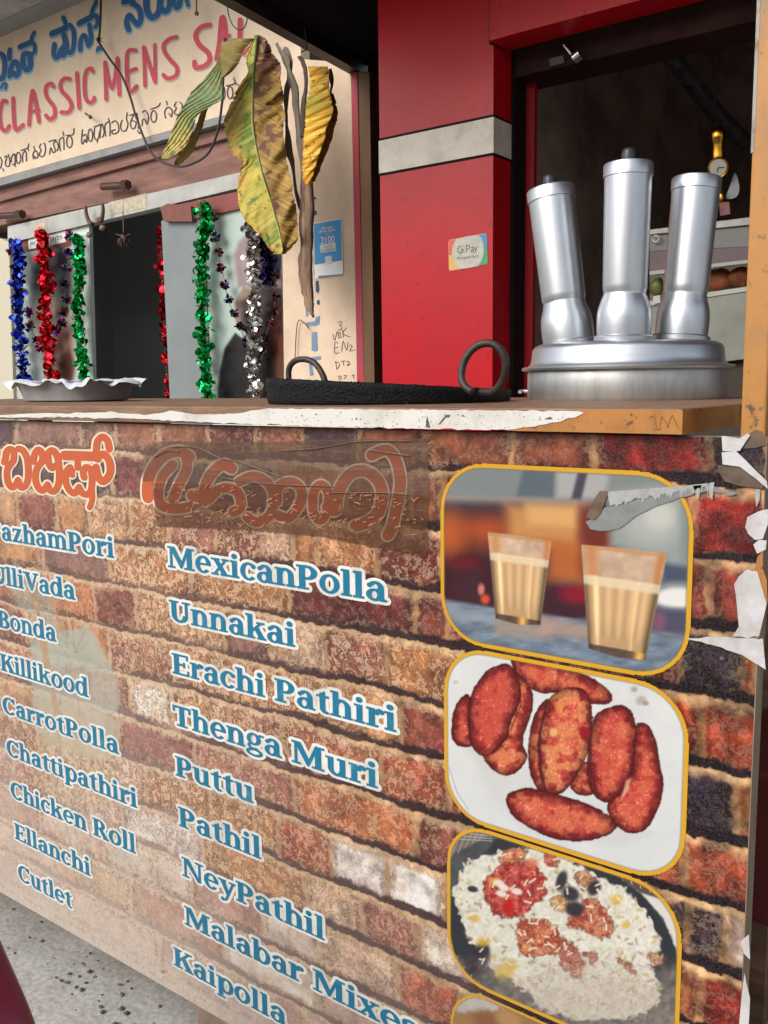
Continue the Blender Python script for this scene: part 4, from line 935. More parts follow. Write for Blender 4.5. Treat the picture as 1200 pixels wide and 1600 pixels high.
for s_, b_, t_, knob, nm in tagp:
    off = -.035 if s_ == 0 else (.02 if s_ < 0 else .012)
    B, T_ = lodged(*b_, off), lodged(*t_, off); ax = (T_ - B).normalized(); H = (T_ - B).length
    if s_ < 0: ax = (ax + view * .06).normalized()
    if s_ > 0: ax = (ax + view * .05).normalized()
    k = 1 / ppm(B); rb, rn, rt = (41.5 if s_ == 0 else 40)*k, 33.5*k, 35.5*k
    B0 = B - ax * .012
    q0 = .012
    prof = [(rb*1.08, q0-.006), (rb*1.1, q0), (rb*1.06, q0+.002), (rb*.985, q0+.003), (rb*.995, q0+.008), (rb*1.0, q0+.016), (rb*1.0, q0+.026), (rb*.985, q0+.034), (rb*.95, q0+.041), (rb*.895, q0+.048), (rb*.845, q0+.053), (rn*.985, q0+.0575), (rn*.955, q0+.060), (rn*.965, q0+.062), (rn*1.0, q0+.066), (rn*1.01, q0+.072), (rt, q0+H-.016)]
    obj('cylinder', MB().lathe(prof, B0, ax, 64), alu, steam, smooth=True)
    cap = obj('cylinder_cap', MB().lathe([(rt*1.0, -.0015), (rt*1.045, -.001), (rt*1.045, .0145), (rt*1.0, .0165), (rt*.6, .0175), (0, .0178)], B0 + ax*(q0+H-.0165), ax, 64), alu, steam, smooth=True)
    if knob:
        obj('knob', MB().lathe([(.0095, 0), (.0098, .012), (.0088, .0165), (.006, .0195), (0, .0205)], B0 + ax*(q0+H+.001), ax, 20), black, steam, smooth=True)
rv = MB()
hp = lodged(829, 618, 0) ; hb = Vector((SX, SY, ZT+.012)) - perp*Rp*.99
rv.tube([hb + Vector((0,0,0)), hb - perp*.010 + Vector((0,0,.001)), hb - perp*.012 - view*.012], .003, 8)
obj('handle_lug', rv, alu2, steam, smooth=True)

# ------------------------------------------------------------------ black frying pan (kadai), sooty
soot = mat('soot', (12, 12, 13), .55, c2=(36, 38, 41), scale=420, thr=(.54, .62), bump=.0026, bscale=380, spec=.2)
PY = .235
def pan():
    c = at(607, 612, PY); k = 1/ppm(c); R = 189*k
    t = thing('frying_pan', 'black soot crusted iron frying pan with two ring handles on the counter', 'pan', (c.x, c.y, ZT))
    tl = math.radians(-3.4); axis = Vector((math.sin(-tl)*.795, math.sin(-tl)*.607, math.cos(tl)))
    zr0 = at(607, 601, PY).z
    base = Vector((c.x, c.y, zr0)) - axis*.0
    n = 160; prof = [(0, -.048), (R*.90, -.048), (R*.965, -.040), (R*.99, -.028), (R*1.0, -.015), (R*1.01, -.003), (R*1.0, .0012), (R*.965, .0008), (R*.93, -.010), (R*.7, -.018), (0, -.020)]
    prof2 = []
    for (a, b), (a2, b2) in zip(prof, prof[1:]):
        m = max(1, int(math.hypot(a2-a, b2-b)/.004))
        prof2 += [(a+(a2-a)*i/m, b+(b2-b)*i/m) for i in range(m)]
    prof2.append(prof[-1])
    mb = MB().lathe(prof2, base, axis, 300)
    qq = np.random.default_rng(9); V = np.array(mb.v); nz = N2.fbm(V[:,0]*260+V[:,2]*300, V[:,1]*260+V[:,2]*210, 3) - .5
    rad = np.hypot(V[:,0]-c.x, V[:,1]-c.y); fac = (rad > R*.6) * .0022
    V[:,2] += nz*fac*.7; V[:,0] += (V[:,0]-c.x)/np.maximum(rad, .01)*nz*fac; V[:,1] += (V[:,1]-c.y)/np.maximum(rad, .01)*nz*fac
    zmin = ZT + .0005; V[:,2] = np.maximum(V[:,2], zmin); mb.v = [tuple(v) for v in V]
    obj('pan_body', mb, soot, t, smooth='all')
    iron = mat('iron_ring', (32, 28, 26), .5, c2=(58, 48, 42), scale=50, bump=.001, bscale=160)
    def ring(pts, Y0, Y1, r, name='ring_handle'):
        P = [at(x, y, Y0 + (Y1-Y0)*i/(len(pts)-1)) for i, (x, y) in enumerate(pts)]
        obj(name, MB().tube(P, r, 12), iron, t, smooth='all')
    rr = [(757 + 34*math.cos(a) + 2, 573 - 37*math.sin(a) + 2*math.cos(a)) for a in np.linspace(-2.3, 4.0, 40)]
    ring(crom([(738,612),(727,604),(721,590),(724,568),(735,549),(751,538),(768,537),(783,548),(790,568),(787,590),(778,606),(766,613),(752,612)], 5), PY-.10, PY-.06, .0048)
    ring(crom([(452,604),(451,580),(456,568),(466,562),(480,562),(492,568),(500,578),(506,590),(508,600)], 5), PY+.02, PY+.02, .0048)
    cr = MB(); qq = np.random.default_rng(10)
    for _ in range(1500):
        a = qq.uniform(math.pi*.9, math.pi*2.1); h = qq.uniform(-.024, .001); r_ = R*(1.0 if h > -.012 else .97)
        u = axis.orthogonal().normalized(); v = axis.cross(u)
        P = base + Vector((math.cos(a)*r_, math.sin(a)*r_, 0)) + axis*h - Vector((0,0,math.cos(a)*r_*math.tan(-tl)*.0))
        P.z += -(math.cos(a)*r_*axis.x + math.sin(a)*r_*axis.y)
        if P.z < ZT+.001: continue
        s = qq.uniform(.0005, .0014); cr.blob(P, (s, s, s), int(qq.integers(1e6)), .4, 4, 5)
    obj('soot_crust', cr, soot, t, smooth='all')
pan()

# ------------------------------------------------------------------ steel tray with a paper liner
def tray():
    Y = .30; c = at(118, 612, Y); t = thing('steel_tray', 'shallow steel tray lined with crumpled white paper at the left end of the counter', 'tray', (c.x, c.y, ZT))
    k = 1/ppm(c); a0 = 104*k*1.02; ratio = .62
    zt = at(118, 597, Y).z - ZT
    ang = np.linspace(0, 2*math.pi, 73)[:-1]; vs = []; fs = []
    prof = [(.0, .001), (.80, .001), (.86, .003), (.96, zt-.004), (1.0, zt), (1.03, zt+.001), (1.0, zt-.002), (.93, zt-.006), (.82, .006), (0, .005)]
    n = len(ang)
    for s_, h in prof:
        for a in ang:
            ex = abs(math.cos(a))**.7*math.copysign(1, math.cos(a)); ey = abs(math.sin(a))**.7*math.copysign(1, math.sin(a))
            vs.append((c.x + a0*s_*ex, c.y + a0*ratio*s_*ey, ZT + h))
    for i in range(len(prof)-1):
        for j in range(n): fs.append((i*n+j, i*n+(j+1) % n, (i+1)*n+(j+1) % n, (i+1)*n+j))
    obj('basin', MB().add(vs, fs), mat('steel', (178, 182, 186), .45, .45, c2=(140, 144, 148), scale=16, bump=.0006, bscale=30), t, smooth=True)
    qq = np.random.default_rng(12); rr = np.linspace(0, 1.13, 22); vs = []; fs = []; n = 120
    for i, s_ in enumerate(rr):
        for j in range(n):
            a = 2*math.pi*j/n; ex = abs(math.cos(a))**.7*math.copysign(1, math.cos(a)); ey = abs(math.sin(a))**.7*math.copysign(1, math.sin(a))
            rim = 1.0 + .06*math.sin(7*a+1) + .03*math.sin(17*a)
            S = s_*(rim if s_ > .9 else 1)
            h = zt + .0015 + .004*math.sin(9*a)*s_*s_ + .0025*math.sin(23*a+2*s_)*s_**3
            if s_ < .9: h -= .004*(1-s_/.9)
            if s_ > 1.02: h -= (s_-1.02)*.05*(1+.8*math.sin(5*a))
            h += (N1.fbm(np.array(ex*S*9+3), np.array(ey*S*9), 3)-.5)*.006
            vs.append((c.x + a0*S*ex, c.y + a0*ratio*S*ey, ZT + float(h)))
    for i in range(len(rr)-1):
        for j in range(n): fs.append((i*n+j, i*n+(j+1) % n, (i+1)*n+(j+1) % n, (i+1)*n+j))
    obj('paper_liner', MB().add(vs, fs), mat('liner', (214, 220, 226), .45, c2=(190, 196, 204), scale=12), t, smooth='all')
tray()

# ------------------------------------------------------------------ red tea shop: pillar, fascia, canopy, dark room
red = mat('red_panel', (192, 6, 26), .34, c2=(168, 8, 26), scale=4, thr=(.35, .75), spec=.38, bump=.0003, bscale=6, speck=(84, 12, 24), spscale=42, spthr=(.58, .76))
darkred = mat('red_panel_side', (150, 10, 20), .4)
band = mat('cream_band', (214, 206, 190), .4, c2=(186, 174, 154), scale=14, thr=(.45, .7), speck=(90, 80, 72), spscale=80, spthr=(.68, .72))
dk = mat('dark_trim', (26, 18, 20), .7, spec=.15)
room = mat('dark_room', (150, 128, 114), .9, c2=(84, 70, 64), scale=4)
YP = 1.2; YW = 1.9
shop = thing('tea_shop', 'red panelled tea shop front with a white band and dark open room', 'shop', (-1.0, YP, 0))
xl0, xr0 = at(593.5, 250, YP).x, at(770.5, 250, YP).x
YB = atX(797.5, 300, xr0).y                           # back of the pillar's return
ztop = 2.6
zb = lambda px, py: at(px, py, YP).z
def pil(zlo, zhi, m, name, o=0.0):
    return obj(name, MB().box(xl0 - o, YP - o, zlo, xr0 + o, YB, zhi), m, shop)
zb1, zb0 = (zb(593.5, 222.8) + zb(770.5, 180.4))/2, (zb(593.5, 272.4) + zb(770.5, 237.3))/2
pil(0.0, zb0 - .006, red, 'pillar_panel'); pil(zb1 + .006, ztop, red, 'pillar_panel'); pil(zb0, zb1, band, 'pillar_band', .002)
pil(zb0 - .0062, zb0 - .0002, dk, 'pillar_joint', .0015); pil(zb1 + .0002, zb1 + .0062, dk, 'pillar_joint', .0015)
xj = at(803, 400, YB).x
obj('door_groove', MB().box(xr0, YB - .0, 0, xj, YB + .06, ztop), dk, shop)
obj('inner_jamb', MB().box(xj, YB + .06, 0, at(832, 500, YB+.06).x, YB + .075, at(815, 105, YB).z), darkred, shop)
# fascia over the opening
zf = zb(775, 69); xf0 = at(775, 40, YP).x
fx = [(xf0, zf), (.8, zf + .03)]
obj('fascia', MB().prism([Vector((xf0, YP - .03, zf)), Vector((.9, YP - .03, zf + .0)), Vector((.9, YP - .03, ztop)), Vector((xf0, YP - .03, ztop))],
     [Vector((xf0, YB - .03, zf)), Vector((.9, YB - .03, zf)), Vector((.9, YB - .03, ztop)), Vector((xf0, YB - .03, ztop))]), red, shop)
obj('fascia_joint', MB().box(xf0 - .012, YP - .012, zf + .0, xf0 - .001, YP + .05, ztop), dk, shop)
zh = at(800, 127, YB + .02).z
obj('shutter_housing', MB().box(xj, YB + .0, zh, .9, YB + .12, zf + .06), mat('housing', (62, 40, 36), .85, c2=(40, 27, 25), scale=10, spec=.1), shop)
rm = MB(); x0r, x1r, y0r, y1r, z1r = xj - .02, .9, YB + .06, YB + 1.7, 2.3
rm.box(x0r - .03, y0r, 0, x0r, y1r, z1r); rm.box(x1r, YP, 0, x1r + .03, y1r, z1r); rm.box(x0r, y1r, 0, x1r, y1r + .03, z1r)
obj('room_wall', rm, room, shop)
obj('room_ceiling', MB().box(x0r - .03, y0r, z1r, x1r + .03, y1r + .03, z1r + .03), room, shop)
obj('room_floor', MB().box(x0r, y0r, .002, x1r, y1r, .03), room, shop)
# canopy: underside dark, its left edge runs back to the wall
ZC = 2.10; xe1 = atZ(555, 121, ZC); xe0 = atZ(325, 0, ZC)
cp = MB(); xc0 = xe0.x - (xe0.y - (-.15)) * (xe1.x - xe0.x) / (xe1.y - xe0.y)
cp.prism([Vector((xc0, .15, ZC + .035)), Vector((xe1.x, YW, ZC + .035)), Vector((1.2, YW, ZC + .035)), Vector((1.2, .15, ZC + .035))],
         [Vector((xc0, .15, ZC + .12)), Vector((xe1.x, YW, ZC + .12)), Vector((1.2, YW, ZC + .12)), Vector((1.2, .15, ZC + .12))])
obj('canopy', cp, mat('canopy_dark', (20, 14, 17), .95, c2=(14, 11, 14), scale=6, spec=.05), shop)
rail = MB(); d = Vector((xe1.x - xc0, YW - .15, 0)); 
rail.prism([Vector((xc0, .15, ZC)), Vector((xc0 + .045, .15, ZC)), Vector((xc0 + .045, .15, ZC + .036)), Vector((xc0, .15, ZC + .036))],
           [Vector((xc0, .15, ZC)) + d, Vector((xc0 + .045, .15, ZC)) + d, Vector((xc0 + .045, .15, ZC + .036)) + d, Vector((xc0, .15, ZC + .036)) + d])
obj('canopy_rail', rail, mat('canopy_rail', (58, 40, 46), .5, c2=(38, 28, 32), scale=12), shop)
for pts in ([(355,4),(357,22),(363,38),(372,46),(381,44),(386,30),(384,12),(378,2)], [(476,40),(478,60),(479,76),(470,82)]):
    obj('wire_hook', MB().tube([at(x, y, 1.42) for x, y in crom(pts, 5)], .0022, 6), mat('wire_dark', (38, 32, 34), .5), shop, smooth='all')
# payment sticker on the pillar
def sticker_text(body, size, p, m, parent, name='lettering', Y=None, align='CENTER', sx=1.0):
    cu = bpy.data.curves.new(name, 'FONT'); cu.body = body; cu.size = size; cu.align_x = align; cu.resolution_u = 3
    o = bpy.data.objects.new('tmp', cu); COL.objects.link(o)
    dg = bpy.context.evaluated_depsgraph_get(); me = bpy.data.meshes.new_from_object(o.evaluated_get(dg)); bpy.data.objects.remove(o)
    mb = MB(); mb.add([(p[0] + v.co.x*sx, p[1], p[2] + v.co.y) for v in me.vertices], [tuple(f.vertices) for f in me.polygons])
    return obj(name, mb, m, parent)
YS = YP - .0012
def P2(x, y, o=0): return at(x, y, YS - o)
st = thing('payment_sticker', 'small white card sticker reading G Pay with coloured corners on the red pillar', 'sticker', P2(731, 420))
zs_ = lambda p: zm(680, 340, 10.909, p)
def rr_px(pts_quad, r, n=6):                           # rounded quadrilateral in photo pixels
    out = []; Q = [np.array(p, float) for p in pts_quad]
    for i in range(4):
        p0, p, p1 = Q[i-1], Q[i], Q[(i+1) % 4]; a = p + (p0-p)/np.linalg.norm(p0-p)*r; b = p + (p1-p)/np.linalg.norm(p1-p)*r
        for k in range(n+1):
            t = k/n; out.append(tuple((1-t)**2*a + 2*t*(1-t)*p + t*t*b))
    return out
quad = zs_([(222,385),(880,262),(895,790),(235,912)])
mb = MB(); mb.prism([P2(x, y, 0) for x, y in rr_px(quad, 4)], [P2(x, y, -.0012) for x, y in rr_px(quad, 4)]); obj('card', mb, mat('sticker_edge', (190, 200, 180), .4), st)
for nm, c, pts in (('corner_red', (226, 92, 70), [(228,392),(360,362),(300,470),(286,560),(284,640),(230,640)]), ('corner_yellow', (228, 176, 80), [(230,640),(284,640),(310,740),(400,870),(240,905)]),
                   ('corner_blue', (66, 140, 184), [(735,295),(872,270),(886,520),(828,520),(815,420),(790,350)]), ('corner_green', (62, 160, 100), [(828,520),(886,520),(890,785),(735,820),(790,740),(822,640)])):
    mb = MB(); mb.add([P2(x, y, .0003) for x, y in zs_(pts)], [tuple(range(len(pts)))]); obj('coloured_corner', mb, mat(nm, c, .4), st)
mb = MB(); el = zs_([(360,362),(550,318),(735,292),(790,350),(815,420),(828,540),(815,660),(780,755),(735,825),(560,860),(410,875),(330,790),(295,690),(284,590),(300,470)])
mb.add([P2(x, y, .0006) for x, y in el], [tuple(range(len(el)))]); obj('card_face', mb, mat('card_face', (206, 206, 196), .45, c2=(176, 172, 156), scale=40), st)
for c, pts in (((206, 96, 72), [(385,530),(400,500),(425,488),(450,495)]), ((196, 150, 70), [(385,530),(380,555),(390,580)]), ((70, 140, 110), [(390,580),(410,600),(440,600)]), ((70, 110, 170), [(440,600),(468,580),(476,545),(440,550)])):
    mb = MB(); flat(mb, spolys(crom(zs_(pts), 4), 1.9, 8), lambda x, y: P2(x, y, .0009)); obj('letter_g', mb, mat('g%d' % c[0], c, .5), st)
gray = mat('sticker_ink', (84, 88, 94), .5); ptxt = MB()
pstr = [([(530,590),(530,475)],), ([(530,478),(570,470),(585,500),(570,530),(530,540)],), ([(612,515),(640,505),(650,530),(652,580)],), ([(652,545),(615,555),(610,580),(630,585),(652,570)],), ([(665,505),(690,570)],), ([(718,490),(690,570),(672,605)],)]
pp = []
for s_ in pstr: pp += spolys(crom(zs_(s_[0]), 3) if len(s_[0]) > 2 else zs_(s_[0]), 1.25, 8)
flat(ptxt, pp, lambda x, y: P2(x, y, .0009)); obj('lettering', ptxt, gray, st)
a_, b_ = P2(*zs_([(385, 728)])[0], .0009), P2(*zs_([(725, 668)])[0], .0009)
sticker_text('Accepted here', .0112, ((a_.x+b_.x)/2, a_.y, a_.z*.5+b_.z*.5), gray, st, sx=.98)

# things inside the red shop
YI = YB + .14
def dpx(pts, Y, d=.02): return MB().px(pts, Y, d)
def dcx(p, Y, d=.02):
    (x0, a), (x1, b), (_, c), (_, e) = p; k = 240/185
    return dpx([(x0, a), (x1 + 240, b + (b-a)*k), (x1 + 240, c + (c-e)*k), (x0, e)], Y, d)
dc = thing('display_case', 'grey glass fronted display case inside the dark shop behind the steamer', 'display case', at(1090, 640, YI))
obj('top_rail', dcx([(1015,359),(1200,336),(1200,348),(1015,366)], YI, .03), mat('rail_grey', (206, 208, 200), .5, c2=(160, 160, 152), scale=12), dc)
obj('upper_panel', dcx([(1015,366),(1200,348),(1200,384),(1015,392)], YI+.01, .02), mat('case_grey', (116, 114, 110), .4), dc)
obj('upper_band', dcx([(1015,392),(1200,384),(1200,404),(1015,424)], YI+.012, .02), mat('case_mauve', (110, 84, 86), .4, c2=(88, 74, 76), scale=8), dc)
obj('front_rail', dcx([(1015,424),(1200,402),(1200,407),(1015,430)], YI, .02), mat('rail_white', (170, 172, 168), .5), dc)
obj('shelf_board', dcx([(1015,470),(1200,443),(1200,450),(1015,478)], YI, .25), mat('shelf_grey', (180, 182, 170), .5), dc)
obj('case_back', dcx([(1015,424),(1200,402),(1200,450),(1015,478)], YI+.24, .02), mat('case_back', (150, 136, 122), .7), dc)
obj('lower_panel', dcx([(1015,478),(1200,450),(1200,556),(1015,580)], YI+.004, .02), mat('case_lower', (150, 152, 140), .45, c2=(112, 114, 104), scale=6), dc)
obj('plinth', dcx([(1015,580),(1200,556),(1200,1050),(1015,1070)], YI+.03, .2), mat('case_plinth', (60, 48, 40), .7), dc)
ring = MB(); ring.tube([at(1024.5 + 5*math.cos(a), 373 + 5*math.sin(a), YI-.004) for a in np.linspace(-2.2, 3.2, 24)], .0022, 6); obj('lock_ring', ring, mat('lock_white', (200, 200, 196), .5), dc)
def item(name, mb, m, label, cat, **k): return tag(obj(name, mb, m, None, **k), label, cat)
k_ = 1/ppm(at(1120, 440, YI+.08))
bread = mat('baked', (190, 116, 66), .5, c2=(126, 58, 34), scale=16, bump=.002, bscale=60)
c_ = at(1123, 437, YI+.08); b1 = MB().blob(c_, (22*k_, 18*k_, 16*k_), 3, .16, 14, 20)
item('bread_roll', b1, bread, 'brown baked roll on the case shelf, the nearer to the steamer', 'bread', smooth='all')
c_ = at(1157, 432, YI+.08); b1 = MB().blob(c_, (17*k_, 18*k_, 14*k_), 5, .16, 14, 20)
item('bread_roll', b1, bread, 'brown baked roll on the case shelf, next to the yellow post', 'bread', smooth='all')
c_ = at(1026, 449, YI+.06); item('snack_bag', MB().blob(c_, (12*k_, 10*k_, 14*k_), 8, .2, 10, 14), mat('bag', (120, 126, 60), .4, c2=(84, 96, 70), scale=30), 'small yellow green snack bag on the case shelf', 'bag', smooth='all')
wb = dpx([(1020,463),(1031,461),(1032,473),(1021,475)], YI-.03, .02); item('paper_tag', wb, mat('tagwhite', (190, 188, 182), .5), 'tiny white paper tag on the front of the display case', 'tag')
# gold hanging clock
gold = mat('gold', (214, 160, 62), .22, 1.0, c2=(120, 70, 20), scale=30)
YG = YB + .12
gk = 1/ppm(at(1122, 250, YG)); g0 = at(1122, 235, YG)
gc = thing('hanging_clock', 'small gold hanging clock with a round dial beside the yellow post', 'clock', at(1122, 276, YG))
def vl(px, y0, y1, prof, m, name, n=28):
    a, b = at(px, y1, YG), at(px, y0, YG); ax = b - a; L = ax.length
    return obj(name, MB().lathe([(r*gk, h*L) for r, h in prof], a, ax, n), m, gc, smooth=True)
vl(1122, 198, 252, [(0,0),(9,.02),(10,.2),(9,.45),(11,.6),(13,.8),(9,.95),(4,1),(0,1)], gold, 'body')
vl(1122, 216, 246, [(0,0),(5,.05),(6,.5),(10.5,.85),(10.8,.9),(0,1)], mat('blue_ribbon', (30, 50, 100), .4), 'ribbon')
dl = at(1122, 262, YG - .02)
fwd = (Vector(CAM) - dl).normalized()
obj('bezel', MB().lathe([(0,-.006),(15*gk,-.006),(16*gk,0),(15*gk,.004),(12.5*gk,.003),(0,.002)], dl, fwd, 36), gold, gc, smooth=True)
obj('dial', MB().lathe([(12.3*gk,.0032),(12.3*gk,.0042),(0,.0042)], dl, fwd, 36), mat('dial', (190, 186, 172), .4), gc)
hd = MB(); u_ = fwd.orthogonal().normalized()
for a, L in ((.6, 7), (2.3, 9)):
    w_ = Matrix.Rotation(a, 3, fwd) @ u_; hd.tube([dl + fwd*.0052, dl + fwd*.0052 + w_*L*gk], .6*gk, 5)
obj('clock_hand', hd, dk, gc)
vl(1127, 296, 316, [(0,0),(3,.1),(4,.5),(2,.9),(0,1)], gold, 'pendant')
obj('tassel_card', dpx([(1124,317),(1139,315),(1141,334),(1125,337)], YG, .006), mat('card_red', (150, 96, 88), .5, c2=(110, 40, 40), scale=60), gc)
obj('hanging_leaf', MB().px(crom([(1148,270),(1155,290),(1152,306),(1140,311),(1134,308),(1140,292)], 4, True), YG + .02, .004), mat('leaf_grey', (120, 122, 126), .3), gc)
obj('cord', MB().tube([at(1120, 200, YG), at(1116, 160, YG), at(1120, 120, YG)], .002, 6), dk, gc)
bgp = MB().blob(at(922, 232, YB+.9), (.075, .05, .10), 15, .3, 12, 16); item('hanging_bag', bgp, mat('bag_grey', (150, 148, 144), .5, c2=(110, 108, 104), scale=12), 'pale grey cloth bag hanging in the dark shop behind the tall middle cylinder', 'bag', smooth='all')
wl = MB().tube([at(925 + 62*math.cos(a), 430 + 74*math.sin(a), YB+.8) for a in np.linspace(1.9, 4.4, 24)], .006, 8); item('cable_loop', wl, mat('loop_dark', (92, 84, 78), .5), 'grey curved cable loop on the dark wall behind the left cylinder', 'cable', smooth='all')
# dark glossy tube on the ceiling and the roller shutter lock
bar = MB(); bar.tube([at(1040, 76, YB+.16), at(1080, 128, YB+.30), at(1122, 180, YB+.45), at(1165, 222, YB+.62)], .022, 12)
item('ceiling_pipe', bar, mat('pipe_black', (60, 60, 72), .12, c2=(16, 16, 20), scale=40, bump=.003, bscale=30), 'shiny black pipe slanting down under the ceiling of the dark shop', 'pipe', smooth=True)
lk = thing('shutter_lock', 'small steel shutter lock hanging under the red fascia', 'lock', at(895, 100, YB - .01))
steel2 = mat('bright_steel', (190, 190, 192), .25, 1.0)
obj('bolt', MB().tube([at(882, 70, YB-.012), at(893, 84, YB-.012), at(898, 90, YB-.014)], .006, 10), steel2, lk, smooth=True)
obj('lock_body', MB().tube([at(897, 92, YB-.02), at(907, 84, YB-.02)], .014, 16), steel2, lk, smooth=True)
obj('lock_plate', dpx([(858,92),(880,86),(882,98),(860,104)], YB-.006, .004), mat('plate', (60, 46, 44), .5), lk)

# ------------------------------------------------------------------ salon building on the left
salon = thing('salon_building', 'cream walled barber salon with a pink brown shutter beam, left of the red pillar', 'building', (-3.0, YW, 0))
cream_w = mat('cream_wall', (216, 194, 170), .85, c2=(192, 168, 144), scale=6, thr=(.4, .75), bump=.0012, bscale=50)
pinkb = mat('pink_beam', (146, 102, 90), .7, c2=(100, 72, 64), scale=5, stretch=(1, 1, 5), bump=.0008, bscale=20)
sign = obj('name_board', dpx([(-420,40),(-420,385),(0,278),(363,176.5),(470,146),(470,-130)], YW, .05), mat('sign_cream', (222, 204, 180), .8, c2=(208, 186, 160), scale=7, bump=.0008, bscale=60), salon)
blue1 = mat('sign_blue', (26, 96, 148), .6, c2=(20, 78, 128), scale=40); blue2 = mat('sign_blue_pale', (128, 168, 188), .7); red1 = mat('sign_red', (192, 62, 82), .6, c2=(176, 50, 72), scale=30); blk1 = mat('sign_black', (62, 48, 58), .7); shw = mat('sign_greyshade', (176, 160, 142), .8)
A0 = lambda p: zm(0, 0, 7.06, p); A5 = lambda p: zm(150, 0, 6.667, p); A1 = lambda p: zm(0, 40, 6, p); A2 = lambda p: zm(190, 10, 5.714, p)
SB = [(A0(p),) + tuple(o) for p, *o in [([(-40,600),(20,600),(52,680),(46,800),(20,870),(-20,850)],), ([(10,970),(35,925),(68,925),(60,975)], 4), ([(105,650),(102,590),(108,545)], 7), ([(108,840),(118,750),(165,680),(200,720),(208,790),(180,835),(148,800)],),
  ([(222,515),(340,465)], 8.5), ([(345,470),(352,405),(376,355)], 5.5), ([(340,470),(380,490),(382,575)], 6), ([(345,600),(275,590),(252,640),(265,740),(305,770),(335,720),(330,620)], 8.5),
  ([(575,370),(720,310)], 9.5), ([(718,320),(722,250),(695,190)], 6), ([(600,490),(592,590),(620,635),(655,600),(665,560)], 8), ([(665,580),(700,610),(730,520),(705,380)], 8.5), ([(660,560),(705,500)], 7), ([(770,275),(808,330),(816,440),(800,555),(765,585),(735,545)], 7),
  ([(875,255),(1000,190)], 9), ([(1000,190),(1020,110),(1060,20)], 6), ([(1000,195),(1060,170),(1078,250),(1050,295)], 7), ([(885,550),(888,450),(922,385),(955,430),(975,505),(1005,420),(985,270)], 7), ([(1072,560),(1085,520),(1105,545)], 5)]]
SB += [(A5(p),) + tuple(o) for p, *o in [([(290,20),(380,0)], 9), ([(370,30),(440,75),(468,165),(440,255),(395,215),(345,160),(318,230),(340,310)], 8.5), ([(520,-20),(535,120),(590,180),(655,120),(670,-20)], 10), ([(675,70),(720,120),(760,80),(770,-20)], 9), ([(800,-20),(835,75),(868,50),(875,-20)], 8.5), ([(940,-10),(962,55)], 6)]]
SR = [(A1(p),) + tuple(o) for p, *o in [([(60,712),(30,705),(5,760),(-5,860),(15,960),(55,985),(85,940)],), ([(122,680),(140,965),(215,930)],), ([(270,930),(305,610),(365,900)],), ([(285,810),(365,790)], 5),
  ([(500,570),(480,545),(440,560),(425,620),(450,690),(505,760),(512,840),(470,878),(430,842)],), ([(655,500),(605,495),(566,545),(577,610),(640,680),(672,750),(640,810),(575,812)],), ([(720,445),(742,770)],), ([(870,430),(850,402),(810,425),(790,520),(800,670),(840,722),(878,700),(882,675)],)]]
SR += [(A1(p),) + tuple(o) for p, *o in [([(995,690),(985,345)],), ([(985,345),(1050,590),(1100,305)], 5.6), ([(1100,305),(1118,645)],)]]
SR += [(A2(p),) + tuple(o) for p, *o in [([(125,392),(48,425),(62,750),(135,712)],), ([(55,585),(128,556)],), ([(208,710),(198,365)], 5.6), ([(198,365),(298,672)], 6.3), ([(300,675),(295,340)], 5.2), ([(490,272),(430,288),(376,340),(385,410),(440,485),(495,550),(480,620),(410,642),(372,610)],),
  ([(788,165),(710,185),(660,255),(690,340),(770,410),(785,480),(740,530),(662,545),(650,495)], 7.6), ([(845,470),(870,330),(890,115),(915,120),(930,300)], 7), ([(890,290),(960,262)], 6.5), ([(1058,120),(1062,400),(1150,372)], 8)]]
B6 = lambda p: zm(0, 190, 8.571, p); B7 = lambda p: zm(110, 150, 8, p); B8 = lambda p: zm(240, 110, 7.5, p)
def rg(cx, cy, rx, ry, n=10): return [(cx + rx*math.cos(2*math.pi*i/n), cy + ry*math.sin(2*math.pi*i/n)) for i in range(n+1)]
SK = [B6(p) for p in [[(-5,470),(22,520),(12,600),(-5,625)], [(35,630),(48,660)], [(60,470),(90,460),(80,510),(68,560),(88,600),(120,590),(130,530),(108,440)], [(152,540),(150,480),(190,430),(200,520),(190,570),(165,575)], [(205,440),(200,600)], rg(245,485,30,75),
  [(300,540),(302,440),(330,390),(348,420),(352,525)], [(280,385),(365,352),(382,298)], [(370,360),(382,385)], [(447,500),(440,430),(480,390),(505,440),(500,480),(472,490),(460,460)], [(450,335),(465,380)], [(548,300),(525,340),(550,380),(525,430),(545,470),(590,450),(607,370),(597,300),(582,290)],
  [(650,268),(745,243),(715,300),(740,390),(705,410),(680,350),(660,435)], [(745,248),(780,330),(762,390)], [(808,390),(790,270),(812,225),(848,220),(855,372)], [(843,138),(855,190)], [(885,182),(975,172),(990,92)], rg(928,270,38,78)]]
SK += [B7(p) for p in [[(150,420),(143,470),(138,560),(152,600),(180,540),(195,580),(207,540),(190,480),(152,500)], rg(248,490,28,78), [(300,390),(295,500),(322,550),(350,520),(360,450)], [(300,382),(400,350)], [(380,360),(368,480),(377,520)], [(400,360),(420,450),(402,512)], [(335,540),(335,580)],
  [(440,500),(430,365),(490,330),(490,495)], [(473,278),(488,330)], [(515,335),(560,308),(595,360),(602,430),(572,465),(522,470),(520,432),(560,420)], [(645,300),(625,360),(640,430),(690,430),(718,350),(700,290),(708,208)], [(738,242),(830,215)], [(785,240),(750,330),(762,400),(800,402),(820,330),(765,305)], [(830,220),(852,350),(845,402)], [(838,430),(862,470),(880,440)],
  [(895,370),(900,300),(930,292),(955,350),(975,260),(940,182),(900,202)], [(1000,165),(1090,132),(1122,88)], rg(1040,255,36,72)]]
